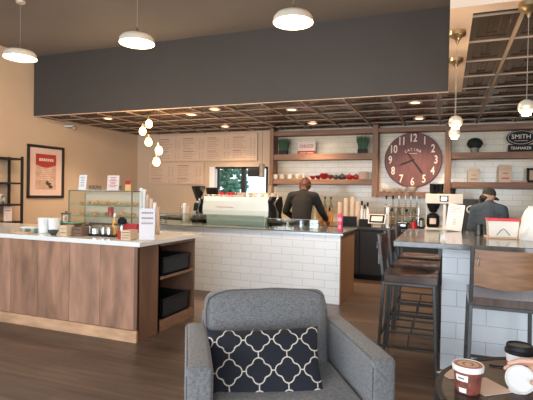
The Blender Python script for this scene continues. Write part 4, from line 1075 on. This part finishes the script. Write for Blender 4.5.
# reclined back cushion, slightly crowned
mb = MB(); mb.box(-.366,.366,-.085,.085,0,.53,.055,7)
bmesh.ops.subdivide_edges(mb.b, edges=[e for e in mb.b.edges if e.calc_length() > .15], cuts=10, use_grid_fill=True)
for v in mb.b.verts:
    u = v.co.x/.366
    if v.co.z > .4: v.co.z += .016*(1-u*u)
    if v.co.y < -.05: v.co.y -= .03*(1-u*u)*math.sin(min(1,max(0,v.co.z/.53))*PI)
    v.co.z += .003*math.sin(v.co.x*23)
Mb = Matrix.Translation((-.022,.20,.302)) @ Euler((R(-10),0,0)).to_matrix().to_4x4()
bmesh.ops.transform(mb.b, matrix=Mb, verts=mb.b.verts)
bk = mb.build('back_cushion', uphol, t, True, False)
s_ = MB()
pts = [(-.356,-.078,.05),(-.360,-.080,.44),(-.345,-.082,.495),(-.30,-.082,.522)]+[(-.24+.06*k,-.084,.528+.016*(1-((-.24+.06*k)/.366)**2)) for k in range(9)]+[(.30,-.082,.522),(.345,-.082,.495),(.360,-.080,.44),(.356,-.078,.05)]
s_.tube([Mb @ Vector(p) for p in pts], .0035, 6); s_.build('seam', seamf, bk, True)
MB().box(-.40,.40,.33,.42,.13,.70,.03,4).build('back_shell', uphol, t, True, False)
for x, y in ((-.42,-.36),(.42,-.36),(-.42,.34),(.42,.34)): MB().lathe([(.014,0),(.022,.13)],(x,y,0),16).build('leg', mat('chair_leg_wood',(.06,.035,.02),.4), t, True)

# pillow with printed trellis
PW, PH = .302, .186
N1, N2 = 300, 190
def pillow_print(u, v):
    cw, ch = .150, .158
    u += .035; v += .045
    x = abs(u-round(u/cw)*cw); y = abs(v-round(v/ch)*ch)
    hx, hy = cw*.5, ch*.5
    # outline of one quatrefoil around the cell centre, cells touch left-right and top-bottom through short bars
    ex, ey = hx*.86, hy*.80
    d1 = math.hypot(x, max(0,y-(ey-hx*.40)))-hx*.40
    d2 = math.hypot(max(0,x-(ex-hx*.40)), y)-hx*.40
    d3 = max(abs(x)-ex*.66, abs(y)-ey*.60)
    d4 = (x/ex+y/ey-1.06)*ex*.7
    d = min(d1, d2, max(d3, d4))
    on = abs(d) < .0031
    if d > 0 and ((y < .003) or (x < .003)): on = True
    return 1.0 if on else 0.0
bm = bmesh.new(); lay = bm.verts.layers.float.new('print')
grid = []
for side in (-1, 1):
    g = []
    for i in range(N1+1):
        row = []
        for j in range(N2+1):
            a = i/N1*2-1; b = j/N2*2-1
            # pinched sides with sharp corners
            x = a*PW*(1-.055*(1-b*b)*abs(a)**3); z = b*PH*(1-.075*(1-a*a)*abs(b)**3)
            th = .055*((1-a**2)**.45)*((1-b**2)**.45)
            wr = .0025*math.sin(a*9+b*4)*math.sin(b*7-a*3)*(1-a*a)
            v = bm.verts.new((x, side*th+wr*side, z)); v[lay] = pillow_print(x, z) if side < 0 else 0
            row.append(v)
        g.append(row)
    grid.append(g)
for s_, g in zip((-1,1), grid):
    for i in range(N1):
        for j in range(N2):
            f = (g[i][j],g[i+1][j],g[i+1][j+1],g[i][j+1]); bm.faces.new(f if s_ < 0 else f[::-1])
bmesh.ops.remove_doubles(bm, verts=[v for v in bm.verts if abs(v.co.y) < .004], dist=.0008)
me = bpy.data.meshes.new('patterned_pillow'); bm.to_mesh(me); bm.free()
pl = link('patterned_pillow', me, trellis, None, True, False)
tag(pl, 'navy lumbar pillow with a cream trellis pattern leaning in the grey armchair', 'pillow')
chairM = Matrix.Translation((-.849,2.383,0)) @ Matrix.Rotation(R(31),4,'Z')
pl.matrix_world = chairM @ Matrix.Translation((-.088,-.115,.530)) @ Euler((R(-32),R(-1.5),R(-5))).to_matrix().to_4x4()

# ---------------------------------------------------------------- round table
TC = (.415, 1.75); TR = .437
t = thing('round_table','small round dark wood table with a black rim in the lower right corner','table',(*TC,0))
MB().lathe([(0,.715),(TR-.022,.715),(TR-.022,.75),(0,.75)], n=96).build('tabletop', tablewood, t, True)
MB().lathe([(TR-.022,.70),(TR,.70),(TR,.752),(TR-.006,.757),(TR-.022,.752),(TR-.022,.70)], n=96, cap=False).build('rim', blackmetal, t, True)
MB().lathe([(0,0),(.22,0),(.22,.012),(.04,.03),(.03,.05),(.03,.68),(.12,.70),(0,.714)], n=48).build('pedestal', blackmetal, t, True)
TT = .751
t = thing('ice_cream_pint','ice cream pint with a red printed lid on the round table','ice cream carton',(.084,1.728,TT))
MB().lathe([(0,0),(.038,0),(.040,.004),(.0465,.082),(0,.082)], n=40).build('carton', mat('carton_brown_red',(.22,.06,.04),.45,var=.5,scale=45), t, True)
MB().lathe([(.047,.076),(.0505,.076),(.0515,.092),(.049,.095),(.046,.093)], n=40, cap=False).build('rim', paper, t, True)
MB().lathe([(0,.092),(.047,.092),(.047,.0925),(0,.0928)], n=40).build('lid', mat('lid_red',(.42,.06,.05),.5,var=.15,scale=60), t, True)
mb = MB(); mb.lathe([(.020,.0932),(.034,.0932),(.034,.0938),(.020,.0938),(.020,.0932)], n=32, cap=False); mb.ball((0,0,.093),.012,.018,.002,2); mb.build('lid_emblem', mat('lid_tan',(.62,.40,.27),.6), t)
def cyl_patch(r0, r1, a0, a1, z0, z1, name, mt, parent, n=12):
    mb = MB(); p = []
    for k in range(n+1):
        a = a0+(a1-a0)*k/n
        p.append((mb.b.verts.new((r0*math.cos(a),r0*math.sin(a),z0)), mb.b.verts.new((r1*math.cos(a),r1*math.sin(a),z1))))
    for q, w in zip(p, p[1:]): mb.b.faces.new((q[0],w[0],w[1],q[1]))
    return mb.build(name, mt, parent, True)
rr = lambda z: .040+.0065*z/.082+.0006
A0 = R(-112)
cyl_patch(rr(.045),rr(.066),A0-.6,A0+.35,.045,.066,'white_label',paper,t)
cyl_patch(rr(.006),rr(.022),A0-.35,A0+.25,.006,.022,'barcode_label',paper,t)
cyl_patch(rr(.024),rr(.042),A0-.7,A0+.4,.024,.042,'brown_band',pintbrown,t)
cyl_patch(rr(.03),rr(.062),A0+.55,A0+1.2,.03,.062,'picture_panel',pintbrown,t)
mb = MB()
mb2 = cyl_patch(rr(.052)+.0004,rr(.058)+.0004,A0-.4,A0+.1,.052,.058,'lettering',ink,t)
t = thing('coffee_cup','white takeaway coffee cup with a black lid and red sleeve on the round table','coffee cup',(.249,1.80,TT))
MB().lathe([(0,.004),(.029,.004),(.029,0),(.031,0),(.043,.138),(.0445,.140),(0,.14)], n=40).build('cup', mat('cup_white',(.82,.80,.77),.5), t, True)
MB().lathe([(.0335,.035),(.0395,.104),(.0405,.104),(.0345,.035)], n=40, cap=False).build('sleeve', sleeve, t, True)
MB().lathe([(.046,.133),(.047,.137),(.0465,.144),(.043,.147),(.0415,.160),(.039,.163),(.036,.158),(0,.157)], n=40).build('lid', blackp, t, True)
one_ = MB(); one_.prism([(-.055,-.065),(.065,-.065),(.065,.065),(-.055,.065)], 0, .002); o = one_.build('paper_napkin', mat('napkin',(.70,.53,.42),.85,var=.03), None); o.location = (.140,1.79,TT); o.rotation_euler = (0,0,R(38)); tag(o,'flat tan paper napkin under and behind the ice cream pint','napkin')
o = MB().prism([(-.06,-.02),(.06,-.06),(.06,.045),(-.05,.05)], 0, .0015).build('paper_napkin', MATS['napkin'], None); o.location = (.052,1.872,TT); o.rotation_euler = (0,0,R(50)); tag(o,'second tan paper napkin, poking out left behind the pint','napkin')
one('plastic_spoon','short dark plastic spoon handle lying near the hand on the table','spoon', MB().tube([(-.03,0,.004),(.03,0,.004)],.0035), blackp, (.205,2.02,TT), True)

# ---------------------------------------------------------------- figures
def skinned(name, pts, edges, rads, mt, parent=None, voxel=.012, sub=1, extra=None, root=None, smooth_it=4):
    """one continuous surface grown over tapering limbs laid out as joints and edges"""
    mb = MB()
    tp = lambda r: (r[0], r[1], min(r)*.85) if isinstance(r, tuple) else (r, r, r)
    for i, j in edges:
        a, b = Vector(pts[i]), Vector(pts[j]); ra, rb = tp(rads[i]), tp(rads[j])
        n = max(2, int((b-a).length/(min(ra+rb)*.30)))
        for k in range(n+1):
            t_ = k/n; p = a.lerp(b, t_); r = [ra[q]*(1-t_)+rb[q]*t_ for q in range(3)]
            mb.ball(p, r[0], r[1], r[2], 2)
    if extra: extra(mb)
    me = bpy.data.meshes.new(name); mb.b.to_mesh(me); mb.b.free()
    o = bpy.data.objects.new(name, me); C.objects.link(o)
    rm = o.modifiers.new('r', 'REMESH'); rm.mode = 'VOXEL'; rm.voxel_size = voxel; rm.use_smooth_shade = True
    sm = o.modifiers.new('c', 'SMOOTH'); sm.factor = .5; sm.iterations = smooth_it
    fm = evalmesh(o); bpy.data.objects.remove(o)
    fm.name = name
    return link(name, fm, mt, parent, True, False)
def chain(P, Rr, E_, pts, rads, start=None):
    """append a chain of joints; returns index of last"""
    prev = start
    for p, r in zip(pts, rads):
        P.append(p); Rr.append(r); i = len(P)-1
        if prev is not None: E_.append((prev, i))
        prev = i
    return prev
def figure(name, label, loc, rz, shirt_m, headpos, headrot, arms, lean, skin_m, hs=1, sc=1):
    """local: faces +Y. arms: list of joint lists"""
    t = thing(name, label, 'person', loc, rz); t.scale = (sc,sc,sc)
    P, Q, E_ = [], [], []
    hip = Vector((0,0,.95)); chest = Vector((0,lean*.7,1.28)); neck = Vector((0,lean,1.46))
    chain(P,Q,E_,[hip,(0,lean*.3,1.10),chest,(0,lean*.95,1.42),neck,tuple(headpos)],[(.15,.11),(.135,.10),(.16,.11),(.10,.08),.055,.06])
    for s_ in (-1,1):
        chain(P,Q,E_,[(s_*.09,0,.86),(s_*.10,.02,.50),(s_*.10,-.02,.09),(s_*.10,.12,.04)],[.095,.062,.045,.038],0)
    for arm in arms: chain(P,Q,E_,arm,[.062,.043,.036,.028],3)
    hp = Vector(headpos); Hm = Matrix.Translation(hp) @ headrot
    def head(mb):
        mb.ball((0,0,.02),.078*hs,.095*hs,.115*hs,3,Hm)
        mb.ball((0,.05,-.055),.045,.045,.04,2,Hm); mb.ball((0,.10,-.005),.013,.02,.022,2,Hm)
        for s_ in (-1,1): mb.ball((s_*.08,-.005,0),.012,.02,.032,2,Hm)
        mb.ball((0,.088,-.045),.025,.012,.008,2,Hm)
        for s_ in (-1,1): mb.ball((s_*.032,.085,.02),.016,.01,.008,2,Hm)
        for arm in arms:   # palms with five fingers
            w = Vector(arm[-1]); d = (w-Vector(arm[-2])).normalized()
            mb.ball(w+d*.03,.035,.035,.02,2)
            sd_ = d.cross(Vector((0,0,1))).normalized()
            for k in range(4):
                b = w+d*.055+sd_*(.022-.015*k); L_ = (.055,.065,.06,.045)[k]
                mb.tube([b-d*.02,b+d*L_*.5+Vector((0,0,-.005)),b+d*L_*.9+Vector((0,0,-.025))],[.010,.009,.007])
            mb.tube([w+sd_*.025,w+sd_*.05+d*.03,w+sd_*.045+d*.06],[.012,.010,.008])
    body = skinned('body', P, E_, Q, skin_m, t, .011, 2, head)
    # eyes and brows on the face
    mb = MB()
    for s_ in (-1,1): mb.ball((s_*.032,.090,.02),.010,.006,.006,2,Hm)
    mb.build('eye', mat('eye_dark',(.03,.02,.02),.2), t, True)
    # shirt: torso and upper arms, grown slightly larger
    P, Q, E_ = [], [], []
    chain(P,Q,E_,[(0,0,.88),(0,lean*.3,1.10),tuple(chest),(0,lean*.93,1.40),(0,lean*.98,1.45)],[(.178,.135),(.165,.125),(.185,.135),(.135,.105),.070])
    for arm in arms: chain(P,Q,E_,[arm[0],arm[1],tuple(Vector(arm[1]).lerp(Vector(arm[2]),.8))],[.082,.062,.050],3)
    skinned('shirt', P, E_, Q, shirt_m, t, .014, 2)
    P, Q, E_ = [], [], []
    chain(P,Q,E_,[(0,0,.94),(0,0,.86)],[(.165,.125),(.16,.12)])
    for s_ in (-1,1): chain(P,Q,E_,[(s_*.09,0,.80),(s_*.10,.02,.50),(s_*.10,-.02,.10)],[.108,.078,.066],1)
    skinned('trousers', P, E_, Q, trous, t, .016, 2)
    for s_ in (-1,1):
        mb = MB(); mb.ball((s_*.10,.05,.045),.052,.14,.048,3); mb.build('shoe', blackp, t, True)
    return t, Hm
# person in black, seen from behind, bending over the back counter
p1x = bx(302.5, 7.25)
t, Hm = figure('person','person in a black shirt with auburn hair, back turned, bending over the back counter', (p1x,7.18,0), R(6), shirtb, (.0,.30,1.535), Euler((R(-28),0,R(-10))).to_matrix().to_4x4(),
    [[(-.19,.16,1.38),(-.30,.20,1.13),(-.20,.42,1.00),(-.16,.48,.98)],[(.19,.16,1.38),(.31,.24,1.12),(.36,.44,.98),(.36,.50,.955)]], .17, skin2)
mb = MB(); mb.ball((0,-.018,.035),.092,.10,.118,3,Hm); mb.ball((0,-.05,-.04),.075,.062,.06,3,Hm)
for k in range(160):
    a = random.uniform(0,2*PI); b_ = random.uniform(.1,2.0); n = Vector((math.sin(b_)*math.cos(a)*.092,-.018+math.sin(b_)*math.sin(a)*.10,.035+math.cos(b_)*.118))
    if n.y < .05: mb.ball(n,.012,.012,.022,1,Hm)
mb.build('hair', hair1, t, True)
mb = MB(); mb.tube([Hm @ Vector((s_,-.005+.0*abs(s_),-.03)) for s_ in (-.086,-.084)],.004); mb.build('mask_strap', blackp, t)
# person in cap
p2x = bx(488, 6.5)
t, Hm = figure('person','person in an olive cap and slate blue shirt working behind the bar, back turned', (p2x,6.38,0), R(-6), shirtg, (-.01,.16,1.545), Euler((R(-20),R(4),R(-40))).to_matrix().to_4x4(),
    [[(-.16,.06,1.37),(-.215,.08,1.11),(-.19,.32,1.02),(-.18,.38,1.02)],[(.16,.06,1.37),(.215,.08,1.10),(.16,.32,1.02),(.14,.38,1.01)]], .09, skin, 1.0, .92)
mb = MB(); mb.ball((0,-.012,.055),.085,.098,.078,3,Hm); mb.build('cap', capm, t, True)
mb = MB(); mb.ball((0,.115,.045),.06,.065,.010,3,Hm @ Euler((R(-8),0,0)).to_matrix().to_4x4()); mb.build('cap_brim', capm, t, True)
mb = MB(); mb.ball((-.02,-.045,-.03),.072,.055,.055,3,Hm); mb.ball((-.05,-.05,-.10),.06,.06,.055,3,Hm); mb.ball((-.03,-.06,-.14),.05,.05,.04,3,Hm); mb.build('hair', hair2, t, True)

# ---------------------------------------------------------------- hand holding the pint lid (the rest of the person is outside the photo)
t = thing('person','hand of a person reaching in from the right edge, holding a white round lid','person',(.60,1.72,TT))
o_ = Vector((.60,1.72,TT))
# lid disc first: centre and tilt
LC = Vector((.236,1.675,.835)); Ln = Vector((-.05,-.80,.42)).normalized()
def rel(p): return tuple(Vector(p)-o_)
P, Q, E_ = [], [], []
side = Ln.cross(Vector((0,0,1))).normalized()      # along the lid, image left-right
if side.x < 0: side = -side
upv = side.cross(Ln).normalized()
if upv.z < 0: upv = -upv
rad = .044
rim = lambda a, off: LC + (side*math.cos(a)+upv*math.sin(a))*rad + Ln*off
palm = LC + side*.105 + upv*.058 - Ln*.018
wrist = LC + side*.170 + upv*.062 - Ln*.03
elbow = LC + side*.42 + upv*.03 - Ln*.10
H_ = lambda x, u_, n: rel(LC + side*x + upv*u_ + Ln*n)
w_ = chain(P,Q,E_,[H_(.42,.02,-.10),H_(.26,.045,-.05),H_(.165,.050,-.022)],[.042,.033,.026])
for k, js in enumerate((((.082,.062,-.010),(.035,.062,.004),(.000,.058,.006),(-.030,.046,.000)),
                        ((.080,.052,-.022),(.030,.058,-.012),(-.012,.054,-.012),(-.042,.030,-.012)),
                        ((.082,.038,-.032),(.036,.040,-.022),(.004,.030,-.018),(-.018,.012,-.014)),
                        ((.088,.022,-.036),(.050,.020,-.026),(.026,.010,-.018),(.012,-.004,-.014)))):
    chain(P,Q,E_,[H_(*j) for j in js],[.0135,.0098,.0086,.0072],w_)
chain(P,Q,E_,[H_(.125,.028,-.004),H_(.085,.012,.004),H_(.056,.000,.013),H_(.034,-.006,.014)],[.020,.0135,.0105,.0085],w_)
skinned('hand', P, E_, Q, skin, t, .0028, 2, None, smooth_it=4)
mb = MB()
nl = LC+side*(-.033)+upv*(.045)+Ln*.0065
mb.ball(rel(nl),.0045,.003,.0045,2); mb.build('fingernail', mat('nail',(.62,.38,.30),.3), t, True)
q = thing('pint_lid','white round paper lid held upright by the hand on the round table','lid',tuple(LC))
zq = Vector((0,0,1)).rotation_difference(Ln).to_matrix().to_4x4()
MB().lathe([(0,-.001),(rad,-.001),(rad+.001,.001),(rad,.0085),(rad-.003,.0085),(rad-.004,.002),(0,.0015)], n=48, mtx=zq).build('disc', mat('lid_white',(.60,.56,.52),.55), q, True)

# ---------------------------------------------------------------- light
W = bpy.data.worlds.new('world'); S.world = W; W.use_nodes = True
nt = W.node_tree; bg = nt.nodes['Background']
bg.inputs[0].default_value = (.80,.90,1,1); bg.inputs[1].default_value = 1.3
def area(name, loc, rot, sx_, sy, e, col):
    l = bpy.data.lights.new(name, 'AREA'); l.shape = 'RECTANGLE'; l.size = sx_; l.size_y = sy; l.energy = e; l.color = col
    o = bpy.data.objects.new(name, l); C.objects.link(o); o.location = loc; o.rotation_euler = rot
    return o
# daylight through the five shop windows behind the camera
for k, x in enumerate((-5.9+.64, -3.35+.58, -.85+.58, 1.65+.58)):
    area('window_daylight', (x-.5, YFRONT+.02, 1.6), (PI/2,0,0), 2.2, 2.7, 70, (.80,.90,1))
for x, y in ((-5.13,4.38),(-3.315,4.37),(-1.435,4.33)):
    l = bpy.data.lights.new('dome_bulb', 'POINT'); l.energy = 30; l.color = (1,.80,.58); l.shadow_soft_size = .12
    o = bpy.data.objects.new('dome_bulb', l); C.objects.link(o); o.location = (x,y,3.02)
for x, y, z in ((.06,3.99,1.86),(.064,4.756,1.87),(.496,3.549,1.88)):
    l = bpy.data.lights.new('globe_bulb', 'POINT'); l.energy = 7; l.color = (1,.78,.54); l.shadow_soft_size = .03
    o = bpy.data.objects.new('globe_bulb', l); C.objects.link(o); o.location = (x,y,z)
l = bpy.data.lights.new('cluster_glow', 'POINT'); l.energy = 30; l.color = (1,.66,.36); l.shadow_soft_size = .15
o = bpy.data.objects.new('cluster_glow', l); C.objects.link(o); o.location = (-4.45,6.35,2.15)
S.view_settings.view_transform = 'Standard'; S.view_settings.look = 'None'; S.view_settings.gamma = 1; S.view_settings.exposure = .95
S.view_settings.use_curve_mapping = False
S.cycles.use_denoising = True
S.cycles.max_bounces = 8
S.cycles.transparent_max_bounces = 16
S.cycles.sample_clamp_indirect = 6
